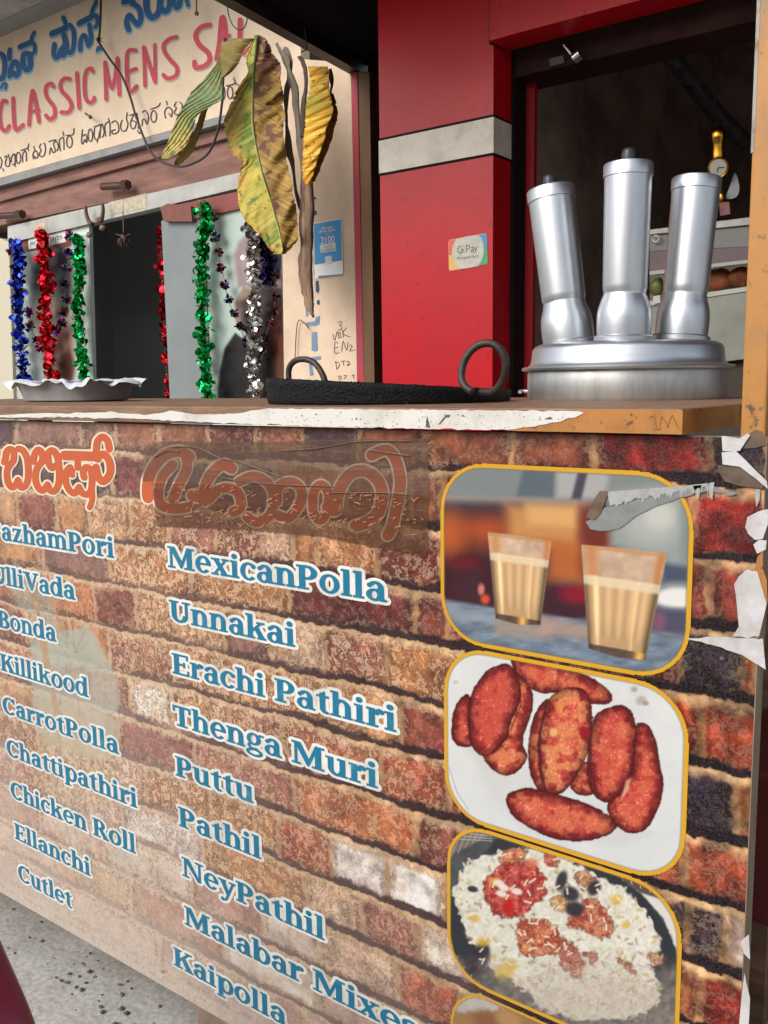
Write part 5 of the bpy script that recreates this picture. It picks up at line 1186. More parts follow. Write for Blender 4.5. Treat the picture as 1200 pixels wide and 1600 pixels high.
SK += [B8(p) for p in [[(140,560),(128,480),(170,430),(215,470),(207,540),(180,505)], [(148,362),(160,402)], [(265,370),(240,412),(265,440),(240,490),(270,520),(320,490),(332,400),(300,370)], [(370,400),(400,342)], [(852,182),(950,150),(935,88)], rg(895,260,32,72), [(960,150),(1000,176)], [(825,200),(835,290),(812,350)], [(440,260),(465,240)], [(1055,150),(1070,100)]]]
YL = YW - .001
def sgn(name, strokes, w, m, Y, g=0, dx=0, dy=0):
    mb = MB(); brush(mb, strokes, Y, w, g, dx, dy); obj(name, mb, m, sign)
BASE[sign.name] = BASE[salon.name]
for W_ in (SB[:8], SB[8:19], SB[19:]): sgn('blue_letter_halo', W_, 8.0, blue2, YL, 1.2, .6, 2.6); sgn('blue_lettering', W_, 8.0, blue1, YL - .0012)
for W_ in (SR[:8], SR[8:17], SR[17:]): sgn('red_letter_shade', W_, 6.3, shw, YL, 0, 1.6, 3.0); sgn('red_lettering', W_, 6.3, red1, YL - .0012)
for i0, i1 in ((0,2),(2,9),(9,12),(12,18),(18,38),(38,40),(40,41),(41,42),(42,45),(45,46),(46,47),(47,48),(48,49)):
    if SK[i0:i1]: sgn('black_lettering', [(p,) for p in SK[i0:i1]], 1.75, blk1, YL - .0012)
greyt = mat('grey_trim', (142, 144, 142), .7, c2=(120, 120, 120), scale=8)
obj('sign_trim', dpx([(-420,386),(0,278.5),(363,177),(470,147),(470,158),(363,188),(0,290),(-420,398)], YW - .012, .07), greyt, salon)
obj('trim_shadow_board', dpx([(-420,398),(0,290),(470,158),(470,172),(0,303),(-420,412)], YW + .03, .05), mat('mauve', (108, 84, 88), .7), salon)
obj('shutter_beam', dpx([(-420,404),(0,296),(470,166),(470,248),(378,272),(0,352),(-420,452)], YW - .005 + .03, .12), pinkb, salon)
obj('beam_lip', dpx([(-420,414),(0,305),(470,175),(470,184),(0,315),(-420,425)], YW + .005, .04), pinkb, salon, bevel=.004)
for px_, py_ in ((172, 291), (7, 337)):
    a, b = at(px_-12, py_+1, YW-.02), at(px_+20, py_-1.5, YW-.02)
    obj('shutter_bolt', MB().tube([a, b], .016, 12).tube([b, b + (b-a)*.25], .022, 6), mat('bolt_dark', (90, 62, 58), .4, .6), salon, smooth=True)
obj('tube_strip', dpx([(12,354),(385,267),(385,291),(12,380)], YW + .01, .05), mat('strip_white', (180, 182, 176), .6, c2=(150, 152, 148), scale=8), salon)
for pts in ([(170,316),(192,311),(193,331),(171,336)], [(193,311),(228,302),(229,325),(194,331)], [(55,347),(72,343),(74,361),(56,365)]):
    obj('strip_label', dpx(pts, YW + .0085, .001), mat('label_pale', (196, 186, 162), .5, c2=(150, 140, 120), scale=60), salon)
obj('left_jamb', dpx([(-420,470),(0,372),(14,378),(24,720),(-420,820)], YW + .012, .08), mat('jamb_cream', (186, 180, 160), .8), salon)
obj('column', dpx([(437,90),(548,98),(561,720),(446,720)], YW - .06, .4), cream_w, salon)
obj('red_strip', dpx([(549,112),(558,112),(571,720),(560,720)], YW - .066, .05), mat('strip_red', (176, 44, 66), .6, c2=(150, 60, 66), scale=14), salon)
obj('wooden_post', dpx([(560,112),(577,112),(587,720),(571,720)], YW - .10, .06), mat('post_brown', (120, 82, 46), .6, c2=(84, 56, 32), scale=8, stretch=(1, 1, .15)), salon)
obj('gap_board', dpx([(574,40),(790,-20),(790,760),(584,720)], YW - .04, .05), dk, salon)
# interior of the salon
ri = MB(); xa, xb, ya, yb_ = -6.5, at(437, 400, YW).x, YW + .14, YW + 2.2
ri.box(xa, yb_, 0, xb+.4, yb_ + .03, 2.4); ri.box(xa - .03, ya, 0, xa, yb_, 2.4); ri.box(xb + .35, ya, 0, xb + .38, yb_, 2.4); ri.box(xa, ya, 2.37, xb + .4, yb_, 2.4)
obj('interior_wall', ri, mat('dark_salon', (150, 154, 158), .9), salon)
def pxgrid(name, quad, Y, nx, nz, paint, m, parent):
    Q = [np.array(p, float) for p in quad]; u, v = np.meshgrid(np.linspace(0, 1, nx), np.linspace(0, 1, nz))
    p = (Q[0][None, None]*((1-u)*(1-v))[..., None] + Q[1][None, None]*(u*(1-v))[..., None] + Q[2][None, None]*(u*v)[..., None] + Q[3][None, None]*((1-u)*v)[..., None])
    px, py = p[..., 0], p[..., 1]; cv = Canvas(px, py, (180, 190, 184)); paint(cv)
    d = np.stack([px - CX, -(py - CY), np.full_like(px, -FPX)], -1) @ ROT.T
    V = CAM + d * ((Y - CAM[1]) / d[..., 1])[..., None]
    return gridmesh(name, V, cv.rgba(0), m, parent)
pm = printmat('poster_print', .35, fleck=.01)
def poster_l(cv):
    cv.c[:] = (196, 212, 206); cv.blend(sstep(40, 15, cv.px)*.7, (196, 192, 168))
    cv.ell(84, 440, 33, 62, (28, 28, 34), .25, .95); cv.ell(92, 545, 24, 70, (146, 98, 82), .4, .9); cv.ell(76, 500, 26, 50, (172, 150, 132), .5, .6); cv.ell(104, 575, 12, 24, (84, 40, 36), .4, .8)
    cv.ell(125, 470, 16, 80, (180, 192, 180), .5, .6)
pl_ = obj('left_board', dpx([(12,378),(139,350),(149,720),(22,720)], YW + .03, .02), mat('board_mint', (200, 212, 204), .5), salon)
BASE[pl_.name] = BASE[salon.name]
pxgrid('poster', [(18,392),(137,366),(147,615),(24,630)], YW + .0285, 70, 140, poster_l, pm, pl_)
obj('door_leaf', dpx([(252,345),(318,326),(332,720),(270,720)], YW + .02, .03), mat('leaf_grey2', (122, 130, 130), .5, c2=(108, 116, 118), scale=3), salon)
pr_ = obj('right_board', dpx([(300,335),(438,300),(446,720),(318,720)], YW + .026, .02), mat('board_mint', (200, 212, 204), .5), salon)
BASE[pr_.name] = BASE[salon.name]
def poster_r(cv):
    z = lambda p: zm(240, 280, 3.333, p)
    cv.c[:] = (196, 216, 208); cv.poly(z([(420,400),(440,330),(500,270),(600,250),(700,300),(700,560),(440,560)]), (160, 128, 136), 5, .85)
    cv.poly(z([(440,420),(640,400),(640,560),(500,560)]), (176, 158, 154), 5, .8)
    cv.poly(z([(420,640),(470,560),(560,600),(560,780),(480,800),(430,740)]), (156, 128, 108), 4, .9)
    cv.poly(z([(540,330),(640,300),(690,420),(640,520),(560,500)]), (42, 40, 62), 3, .95)
    cv.poly(z([(455,640),(560,560),(690,560),(690,900),(480,860)]), (66, 48, 50), 6, .9); cv.poly(z([(330,1180),(345,1000),(370,880),(425,800),(500,860),(520,1180)]), (30, 28, 30), 2.5, .98)
    cv.poly(z([(520,1180),(520,840),(600,640),(690,600),(690,1180)]), (64, 38, 34), 4, .95); cv.poly(z([(600,800),(690,720),(690,1100),(620,1080)]), (120, 66, 48), 8, .8); cv.poly(z([(560,900),(640,860),(640,1180),(560,1180)]), (40, 30, 30), 6, .7)
pxgrid('poster', [(318,338),(437,306),(445,660),(330,660)], YW + .0245, 80, 150, poster_r, pm, pr_)
obj('header_block', dpx([(250,324),(262,318),(298,322),(300,346),(256,346)], YW - .005, .2), mat('header_brown', (128, 70, 58), .6, c2=(96, 50, 42), scale=10), salon)
obj('header_rail', dpx([(275,320),(438,285),(438,312),(285,346)], YW + .01, .02), mat('header_red', (132, 62, 54), .6, c2=(104, 50, 46), scale=10), salon)
obj('left_rail', dpx([(15,378),(110,356),(111,384),(18,396)], YW + .026, .003), mat('header_red', (132, 62, 54)), salon)
for pts, tx in (([(44,374),(62,370),(63,386),(45,390)], 'pay'), ([(75,366),(102,360),(103,378),(77,384)], 'paytm')):
    s_ = obj('white_card', dpx(pts, YW + .022, .002), mat('card_white', (206, 208, 204), .5), salon); BASE[s_.name] = BASE[salon.name]
    c = at(pts[0][0] + 3, pts[3][1] - 7, YW + .0212); sticker_text(tx, .042 if tx == 'paytm' else .034, c, mat('ink_navy', (30, 50, 84), .5), s_, align='LEFT')
# column graffiti, dashes and poster
YC = YW - .0612
CZ = lambda p: zm(470, 310, 5.517, p)
gr = []
for p in [[(320,1068),(345,1062),(352,1080),(330,1095),(355,1105),(345,1130),(320,1135)], [(275,1170),(292,1222),(310,1150)], [(318,1150),(325,1205)], [(318,1155),(345,1160),(335,1180),(350,1195),(325,1205)], [(358,1130),(368,1200)], [(395,1115),(362,1165),(425,1195)],
          [(322,1250),(295,1240),(292,1335),(328,1325)], [(295,1288),(318,1283)], [(352,1320),(365,1230),(395,1310),(405,1240)], [(415,1275),(432,1262),(440,1280),(420,1315),(468,1305)], [(300,1405),(310,1475)], [(295,1410),(325,1415),(332,1440),(312,1470)], [(345,1405),(388,1400)], [(365,1405),(370,1440)], [(395,1412),(412,1402),(418,1418),(398,1440),(430,1432)],
          [(325,1530),(330,1560)], [(325,1530),(345,1535),(345,1556),(330,1560)], [(370,1530),(392,1525),(385,1545),(370,1555)], [(440,1525),(460,1522),(452,1538),(462,1552)]]:
    gr += spolys(crom(CZ(p), 3) if len(p) > 2 else CZ(p), 1.0, 6)
mb = MB(); flat(mb, gr, lambda x, y: at(x, y, YC)); obj('pencil_writing', mb, mat('pencil', (80, 68, 66), .8), salon)
dn_ = mat('dash_navy', (40, 66, 108), .7); db_ = mat('dash_blue', (92, 122, 158), .7, c2=(120, 140, 160), scale=30)
for p in ([(82,112),(135,105),(138,140),(95,150)], [(112,622),(140,618),(145,660),(115,665)], [(128,715),(150,705),(160,790),(150,820),(128,800)], [(138,880),(160,875),(163,915),(140,915)], [(100,-10),(130,-14),(132,8),(104,10)]): mb = MB(); flat(mb, [CZ(p)], lambda x, y: at(x, y, YC)); obj('painted_dash', mb, dn_, salon)
for p in ([(92,1155),(140,1150),(146,1310),(120,1320),(92,1310)], [(70,1440),(90,1370),(170,1358),(172,1390),(110,1400),(98,1450),(110,1520),(80,1530)], [(45,1070),(120,1060),(130,1025),(165,1010),(160,1080),(130,1100),(50,1100)], [(40,945),(60,940),(65,1010),(45,1020)]): mb = MB(); flat(mb, [CZ(p)], lambda x, y: at(x, y, YC)); obj('painted_dash', mb, db_, salon)
wr = MB(); wr.tube([at(x, y, YC-.01) for x, y in crom([(461,560),(462,535),(464,510),(468,500),(476,505),(482,513)], 4)], .002, 5)
obj('nail_wire', wr, mat('wire_rust', (110, 70, 50), .6), salon)
ps = thing('cashback_poster', 'blue and white payment poster reading 2100 on the cream column', 'poster', at(515, 430, YC))
BASE[ps.name] = at(515, 430, YC)
obj('sheet', dpx(CZ([(108,215),(352,172),(366,655),(120,690)]), YC - .0015, .0018), mat('poster_white', (226, 228, 224), .5), ps)
mb = MB(); pb = CZ([(113,220),(346,180),(355,535),(118,572)]); mb.add([at(x, y, YC-.0020) for x, y in pb], [(0,1,2,3)]); obj('blue_field', mb, mat('poster_blue', (6, 122, 190), .45, c2=(20, 140, 200), scale=9), ps)
mb = MB(); mb.add([at(x, y, YC-.0020) for x, y in CZ([(150,668),(362,652),(366,660),(150,690)])], [(0,1,2,3)]); obj('blue_foot', mb, mat('poster_slate', (90, 120, 138), .5), ps)
pw = mat('poster_ink_white', (222, 226, 226), .5)
kc = 1/ppm(at(515, 370, YC))/5.517
def ptext(t, px, py, h, m, sx=1.0):
    c = at(*CZ([(px, py)])[0], YC - .0026); sticker_text(t, h*kc*1.38, c, m, ps, sx=sx)
ptext('Pay using', 228, 262, 24, pw); ptext('UPI on Paytm.', 228, 290, 24, pw); ptext('to get', 230, 310, 12, pw)
for dx in (-1.2, 0, 1.2): ptext('2100', 232 + dx*2, 386, 62, pw, .92) if dx == 0 else None
mb = MB()
for x, y in (): pass
mb.add([at(x, y, YC-.0024) for x, y in CZ([(162,402),(302,378),(300,455),(172,470)])], [(0,1,2,3)]); obj('white_panel', mb, mat('poster_panel', (196, 206, 206), .5), ps)
ptext('rupees', 232, 424, 24, mat('ink_orange', (170, 120, 70), .5)); ptext('CASHBACK', 234, 456, 24, mat('ink_dark', (40, 60, 90), .5), .9)
mb = MB(); mb.add([at(x, y, YC-.0024) for x, y in CZ([(208,500),(266,492),(270,566),(212,574)])], [(0,1,2,3)]); obj('blank_square', mb, mat('poster_panel', (196, 206, 206)), ps)
# concrete slab over the sign
zso = (at(0, 58, YW).z + at(132, 0, YW).z)/2
so = MB(); so.box(-7, 1.25, zso, at(430, 60, YW).x, YW + .5, zso + .14)
so = obj('concrete_slab', so, mat('slab_grey', (190, 192, 190), .85, c2=(120, 122, 122), scale=4), salon)
so2 = MB().box(-7, YW-.11, zso - .003, at(430, 60, YW).x, YW + .02, zso - .0005); obj('slab_shade_strip', so2, mat('slab_shade_strip', (140, 138, 136), .85), salon)  # darker strip: shade where the slab meets the wall, given as colour
up = MB(); up.box(-7, YW + .45, 0, 1.2, YW + .5, 3.2) if False else None
obj('upper_wall', MB().box(-7, YW + .02, zso + .14, 1.3, YW + .3, 4.5), cream_w, salon)

# plain unseen frontage across the street, added to block low sky and darken reflections
fr_ = MB(); fr_.box(-14, -9.2, 0, 10, -8.6, 2.8); obj('added_frontage', fr_, mat('frontage', (128, 118, 108), .9, c2=(90, 84, 80), scale=1.2), None, kind='structure')
# ------------------------------------------------------------------ foil garlands in the salon opening
def foil(name, c, rough=.22):
    m = mat(name, c, rough, 1.0, c2=tuple(int(v*.55) for v in c), scale=60, thr=(.4, .6)); return m
def garland(name, label, path, width, m, Y, seed, n_disc, n_fin, disc=6.0, group='foil garlands hung in the salon opening', string=True):
    q = np.random.default_rng(seed); P = crom(path, 8); L = len(P)
    mb = MB(); k = 1/ppm(at(*P[L//2], Y))
    for i in range(n_disc):
        t = q.uniform(0, L-1.001); j = int(t); f = t-j; px = P[j][0]*(1-f) + P[j+1][0]*f; py = P[j][1]*(1-f) + P[j+1][1]*f
        c = at(px + q.normal(0, width*.50), py + q.normal(0, 2), Y + q.normal(0, width*.4)*k)
        nrm = Vector(q.normal(0, 1, 3)); nrm.y -= .8; nrm.normalize(); u = nrm.orthogonal().normalized(); v = nrm.cross(u); r = disc*k*q.uniform(.45, 1.2)
        bend = r*q.uniform(-.35, .35); a0 = q.uniform(0, 6.28)
        ring = [c + (u*math.cos(a0+a) + v*math.sin(a0+a))*r + nrm*bend*math.cos(2*a) for a in np.linspace(0, 2*math.pi, 10)[:-1]]
        mb.add([c] + ring, [(0, 1+b, 1+(b+1) % 9) for b in range(9)])
    for i in range(n_fin):
        t = q.uniform(0, L-1.001); j = int(t); f = t-j; px = P[j][0]*(1-f) + P[j+1][0]*f; py = P[j][1]*(1-f) + P[j+1][1]*f
        c = at(px, py, Y); d = Vector(q.normal(0, 1, 3)).normalized(); w_ = d.orthogonal().normalized()*.45*k; ln = width*k*q.uniform(.5, 1.35)
        mb.add([c - w_, c + w_, c + d*ln + w_*.6, c + d*ln - w_*.6], [(0, 1, 2, 3)])
    b = at(*P[-1], Y)
    o = obj(name, mb, m, None, origin=b, solid=0)
    tag(o, label, 'garland', group)
    if string: obj('garland_string', MB().tube([at(x, y, Y) for x, y in P[::3]], .0018, 5), mat('string', (90, 86, 80), .7), o)
    return o
YGd = YW - .035
garland('foil_garland', 'blue foil garland, leftmost strand in the salon opening', [(27,378),(29,430),(27,470),(31,520),(35,570),(40,600)], 9, foil('foil_blue', (44, 74, 200)), YGd, 21, 229, 1344)
garland('foil_garland', 'bright red foil garland between the blue and green ones', [(66,362),(68,400),(73,450),(72,500),(76,550),(80,596)], 10, foil('foil_red', (232, 34, 48)), YGd, 22, 283, 1344)
garland('foil_garland', 'green foil garland beside the dark salon doorway', [(122,370),(124,410),(123,450),(122,500),(128,550),(132,590)], 9, foil('foil_green', (30, 200, 100)), YGd, 23, 270, 1344)
garland('foil_garland', 'thin red foil garland half hidden behind the grey door leaf', [(251,360),(252,420),(255,480),(258,540),(262,600),(264,628)], 5, foil('foil_red', (232, 34, 48)), YW + .08, 24, 110, 160)
garland('foil_garland', 'long green foil garland hanging in front of the mint board', [(318,320),(320,360),(314,420),(316,480),(318,540),(322,590),(328,634)], 10, foil('foil_green', (30, 200, 100)), YGd, 25, 351, 1792)
garland('foil_garland', 'silver foil garland hanging to the counter beside the banana leaf', [(392,345),(396,400),(396,460),(396,520),(394,570),(402,632)], 10, foil('foil_silver', (226, 222, 218), .22), YGd, 26, 351, 1472)
garland('foil_garland', 'short dark violet foil garland behind the silver one', [(404,372),(416,395),(420,420),(418,440)], 9, foil('foil_violet', (64, 52, 120)), YW + .02, 27, 70, 120)
def bead_garland(label, path, seed, n, Y=YW - .02):
    q = np.random.default_rng(seed); P = crom(path, 8); L = len(P); t = thing('bead_garland', label, 'garland', at(*P[-1], Y), 'beaded garlands in the salon opening')
    obj('garland_string', MB().tube([at(x, y, Y) for x, y in P[::2]], .0015, 5), mat('string', (90, 86, 80), .7), t)
    mats = [foil('bead_magenta', (210, 40, 110)), foil('bead_gold', (200, 150, 50)), foil('bead_indigo', (70, 70, 160)), foil('bead_silver', (200, 196, 190)), foil('bead_teal', (30, 110, 100))]
    for i in range(n):
        f = (i + .5)/n*(L-1); j = min(int(f), L-2); c0 = at(P[j][0] + q.normal(0, 1), P[j][1], Y); k = 1/ppm(c0); mb = MB(); fi = []
        for s in range(34):
            d = Vector(q.normal(0, 1, 3)).normalized(); w_ = d.orthogonal().normalized()*2.2*k; ln = 9.5*k*q.uniform(.7, 1.1)
            mb.add([c0, c0 + d*ln*.75 + w_, c0 + d*ln, c0 + d*ln*.75 - w_], [(0, 1, 2, 3)]); fi.append(int(q.choice([0, 0, 1, 2, 2, 3, 4])))
        o = obj('foil_pompom', mb, mats, t); o.data.polygons.foreach_set('material_index', fi)
bead_garland('beaded garland slanting from the blue strand down to the red one', [(17,388),(24,420),(40,470),(47,505),(58,535),(66,545)], 31, 7)
bead_garland('beaded garland slanting between the red and green strands', [(108,362),(107,400),(103,440),(101,475),(96,505),(86,520)], 32, 8)
bead_garland('beaded garland running from the long green strand to the silver one', [(330,330),(337,362),(340,390),(346,418),(352,445),(357,470),(368,495),(378,520),(392,548)], 33, 9)
bead_garland('beaded garland at the left side of the cream column', [(430,420),(430,455),(428,485),(420,510),(412,535),(406,552)], 34, 6)
# dried charms hanging under the beam
ch = thing('dried_charm', 'bunch of dried red pods hanging over the salon doorway', 'charm', at(195, 385, YW - .01))
obj('charm_string', MB().tube([at(192, 330, YW - .01), at(193, 362, YW - .01)], .0025, 6), mat('string', (90, 86, 80)), ch)
q = np.random.default_rng(41); mb = MB(); c0 = at(194, 372, YW - .01); k = 1/ppm(c0)
for _ in range(26):
    d = Vector(q.normal(0, 1, 3)); d.z -= .5; d.normalize(); mb.tube([c0, c0 + d*9*k*q.uniform(.6, 1.2), c0 + d*15*k*q.uniform(.6, 1.2) + Vector((0, 0, -3*k))], [1.8*k, 1.4*k, .3*k], 5)
mb.blob(c0, (6*k, 6*k, 6*k), 3, .3, 6, 8); obj('pods', mb, mat('pods', (84, 44, 40), .6, c2=(60, 56, 44), scale=40), ch, smooth='all')
for lab, pts, by in (('curled dried pod hanging with a small lime beside it', [(134,322),(135,335),(140,348),(144,350),(138,356)], (139,367)), ('curled dried pod nearer the dried red bunch', [(160,318),(161,330),(158,345),(154,342),(159,352)], (160,356))):
    t = thing('dried_pod', lab, 'charm', at(pts[-1][0], by[1] + 6, YW - .03), 'dried pods hanging under the beam')
    obj('pod', MB().tube([at(x, y, YW - .03) for x, y in crom(pts[:4], 4)], list(np.linspace(.007, .012, 13)), 8), mat('pod_brown', (96, 62, 54), .7), t, smooth='all')
    obj('lime', MB().blob(at(by[0], by[1], YW - .03), (.015, .014, .013), 4, .12, 8, 10), mat('lime_dry', (120, 104, 84), .6), t, smooth='all')
# ------------------------------------------------------------------ banana leaves tied to the canopy edge
YBL = 1.55
def leaf_patch(mb, cols, rows, Y, bulge, colf, nu=46, nv=20, seed=0, rag=(1.2, 1.2)):
    """rows: (y, left x, right x) read down the blade; colf(u, v, px, py) -> sRGB; rag frays the two edges"""
    R = np.array(rows, float); ys = np.linspace(0, len(R)-1, nu)
    def samp(k):
        c = crom([(i, r[k]) for i, r in enumerate(R)], 10); return np.interp(ys, [a for a, b in c], [b for a, b in c])
    Y_, Lx, Rx = samp(0), samp(1), samp(2); k0 = len(mb.v); t = np.arange(nu)
    fr = lambda o: (N1.fbm(Y_/5.0 + o, Y_*0 + o + seed, 4) - .5)*2 + np.maximum(0, N2.fbm(Y_/3.2 + o*3, Y_*0 + o, 2) - .62)*9
    Lx = Lx + fr(3.3)*rag[0]; Rx = Rx - fr(7.7)*rag[1]
    for i in range(nu):
        for j in range(nv):
            v = j/(nv-1); px = Lx[i]*(1-v) + Rx[i]*v; py = Y_[i]
            mb.v.append(tuple(at(px, py, Y + bulge(i/(nu-1), v)))); cols.append(colf(i/(nu-1), v, px, py))
    for i in range(nu-1):
        for j in range(nv-1):
            a = k0 + i*nv + j; mb.f.append((a, a+1, a+nv+1, a+nv))
def nz(n, x, y, o=4): return float(n.fbm(np.array(x), np.array(y), o))
def mixc(a, b, t): t = min(max(t, 0), 1); return tuple(a[i]*(1-t) + b[i]*t for i in range(3))
lm = printmat('leaf_print', .6, fleck=.03, bump=.0015)
def finish_leaf(name, mb, cols, label):
    C = np.ones((len(cols), 4)); C[:, :3] = np.clip(lin(np.clip(np.array(cols, float), 0, 255)) * 1.12, 0, 1); mb.c = C
    o = obj(name, mb, lm, None, smooth='all', solid=.0012); return tag(o, label, 'banana leaf', 'withered banana leaves hung from the canopy')
# middle leaf, both halves of the blade
def stripes(px, py, sl):
    q_ = py + px*sl
    return .5*nz(N3, q_/1.5, px/60, 2) + .5*nz(N1, q_/3.6 + 40, px/50, 2)
def rib(px, py, sl): return sstep(.45, .62, stripes(px, py, sl))
def c_left(u, v, px, py):
    r = float(rib(px, py, .75)); g = mixc((150, 140, 62), (92, 116, 44), sstep(.35, .6, nz(N1, px/26, py/30, 3)))
    c = mixc(g, (190, 176, 92), .7*r)
    e = 1 - v; c = mixc(c, (176, 132, 66), sstep(.45, .95, e)*sstep(.35, .6, nz(N2, px/12, py/12))*.9)
    c = mixc(c, (186, 164, 70), .6*(u > .52)*sstep(.4, .6, nz(N4, px/22, py/20)))
    c = mixc(c, (104, 62, 42), sstep(.68, .76, nz(N4, px/4+9, py/5, 4))*.8)
    if v > .965: c = (78, 88, 44)
    elif v > .94: c = (186, 180, 96)
    return c
def c_right(u, v, px, py):
    r = float(rib(px, py, -.6)); c = mixc((138, 108, 50), (172, 140, 68), r)
    p = nz(N2, px/12 + 5, (py + px*.3)/9, 5); dark = sstep(.55, .62, p + (.05 if u < .5 else -.04) - .05*v)
    c = mixc(c, (92, 54, 46), .78*dark)
    if u < .13: c = mixc(c, (76, 40, 38), .85*sstep(.35, .5, nz(N1, px/8, py/6)))
    c = mixc(c, (150, 118, 60), .5*sstep(.8, 1, v)*(1-dark)); return c
mb, cols = MB(), []
rowsL = [(55,398,402),(70,391,400.5),(85,384,399.5),(100,385,398),(112,387,397),(126,379,396.5),(140,370,396),(160,361,395.5),(185,351,395.5),(200,351,396.5),(212,354,398.5),(230,358,402),(243,364,404),(250,376,406),(256,380,407),(264,374,408.5),(280,372,413),(300,371,420),(315,372,425),(330,376,429),(345,384,433),(360,398,437),(375,411,440),(388,421,442.5),(397,427,440)]
leaf_patch(mb, cols, rowsL, YBL, lambda u, v: -.014*v + .006*math.sin(u*21+v*3) + .004*math.sin(u*90+v*20)*(1-v), c_left, 260, 44, 1, (2.0, .0))
rowsR = [(55,402,406),(65,401,420),(85,399.5,427),(98,398,438),(112,397,439),(125,396.5,439),(140,396,441),(152,395.5,444),(165,395.5,442),(178,395.5,446),(190,396,443),(212,398.5,443),(235,403,447),(250,406,447),(268,410,452),(285,414,455),(300,420,457),(315,425,461),(330,429,464),(345,433,465),(360,437,465),(375,440,464),(388,442.5,455),(397,440,444)]
leaf_patch(mb, cols, rowsR, YBL - .035, lambda u, v: .02 + .035*v + .010*math.sin(u*27+v*5)*v + .004*math.sin(u*80+v*9)*v, c_right, 260, 40, 2, (.0, 2.2))
finish_leaf('banana_leaf', mb, cols, 'large yellow and brown banana leaf with a pale midrib, in the middle')
mrb = obj('leaf_midrib', MB().tube([at(x, y, YBL - .038) for x, y in crom([(402,55),(398,105),(395.5,165),(397,205),(404,243),(413,280),(429,330),(437,360),(442,388)], 5)], list(np.linspace(.0040, .0014, 41)), 7), mat('midrib', (84, 90, 48), .6), bpy.data.objects['banana_leaf'], smooth='all')
# left leaf: green front fold, ochre underside, olive flap above
def c_green(u, v, px, py):
    c = mixc((98, 114, 66), (164, 162, 104), float(rib(px, py, -1.25))*.35)
    c = mixc(c, (84, 112, 94), max(0, 1 - abs(u-.40)*3.5)*.5)
    c = mixc(c, (186, 164, 92), sstep(.5, .95, u)*sstep(.35, .6, nz(N2, px/9, py/16)))
    return mixc(c, (120, 84, 50), sstep(.64, .72, nz(N4, px/4, py/5, 4))*.8)
def c_ochre(u, v, px, py): return mixc(mixc((140, 126, 58), (104, 84, 40), nz(N3, px/7, py/12)*1.2 + (v > .75)*.3), (170, 152, 84), .4*float(rib(px, py, 1.1)))
def c_olive(u, v, px, py): return mixc(mixc((92, 84, 36), (120, 98, 46), nz(N4, px/8, py/14)*1.1), (132, 122, 62), .4*float(rib(px, py, -.5)))
mb, cols = MB(), []
leaf_patch(mb, cols, [(68,346,348),(95,343,346),(115,326,346),(143,300,346),(160,289,346),(175,281,336,-7),(195,272,309,-10),(215,265,300),(232,258,292),(248,253,276)] if False else [(68,346,348),(95,340,347),(115,326,347),(143,300,347),(155,292,346),(166,286,330),(180,278,309),(200,270,302),(222,262,294),(238,255,280),(248,252,262)], YBL - .10, lambda u, v: .012*math.cos(v*3) + .012*math.sin(u*9) + .003*math.sin(u*60+v*30), c_green, 180, 44, 3, (.6, 1.2))
leaf_patch(mb, cols, [(166,318,326),(180,312,322),(195,307,318),(215,298,311),(235,286,302),(250,274,290),(258,272,279)], YBL - .075, lambda u, v: .02*v, c_ochre, 110, 18, 4, (.3, 1.5))
leaf_patch(mb, cols, [(60,366,399),(68,348,391),(80,345,379),(95,345,375),(110,346,364),(120,346,352)], YBL - .115, lambda u, v: -.012*math.sin(v*3), c_olive, 90, 26, 5, (.3, 1.2))
finish_leaf('banana_leaf', mb, cols, 'folded green banana leaf hanging in front of the salon sign')
# right leaf, yellow with a brown underside
def c_yel(u, v, px, py):
    c = mixc((184, 132, 30), (222, 182, 74), float(rib(px, py, .28))); c = mixc(c, (128, 136, 48), max(0, .85 - abs(u-.30)*4.2)*(1-v*.6)*sstep(.3, .6, nz(N1, px/7, py/9)))
    return mixc(c, (126, 78, 36), sstep(.70, .78, nz(N2, px/5, py/6, 4)))
def c_brn(u, v, px, py): return mixc((146, 104, 36), (110, 72, 30), nz(N3, px/6, py/9)*1.2)
mb, cols = MB(), []
leaf_patch(mb, cols, [(104,481,512),(120,484,514),(140,484,515),(155,480,518),(170,478,521),(185,477,517),(200,476,510),(215,475,508),(235,474,501),(255,473,495),(272,473,490),(288,476,485)], YBL - .02, lambda u, v: -.012*math.sin(v*2.2) + .003*math.sin(u*70+v*9), c_yel, 200, 34, 6, (1.0, 1.4))
leaf_patch(mb, cols, [(146,514,521),(165,516,526),(182,514,527.5),(200,508,523),(220,503,518),(245,496,508),(265,489,500),(284,484,491)], YBL + .0, lambda u, v: .02*v, c_brn, 110, 14, 7, (.3, 1.5))
finish_leaf('banana_leaf', mb, cols, 'narrow bright yellow banana leaf, right beside the wooden post')
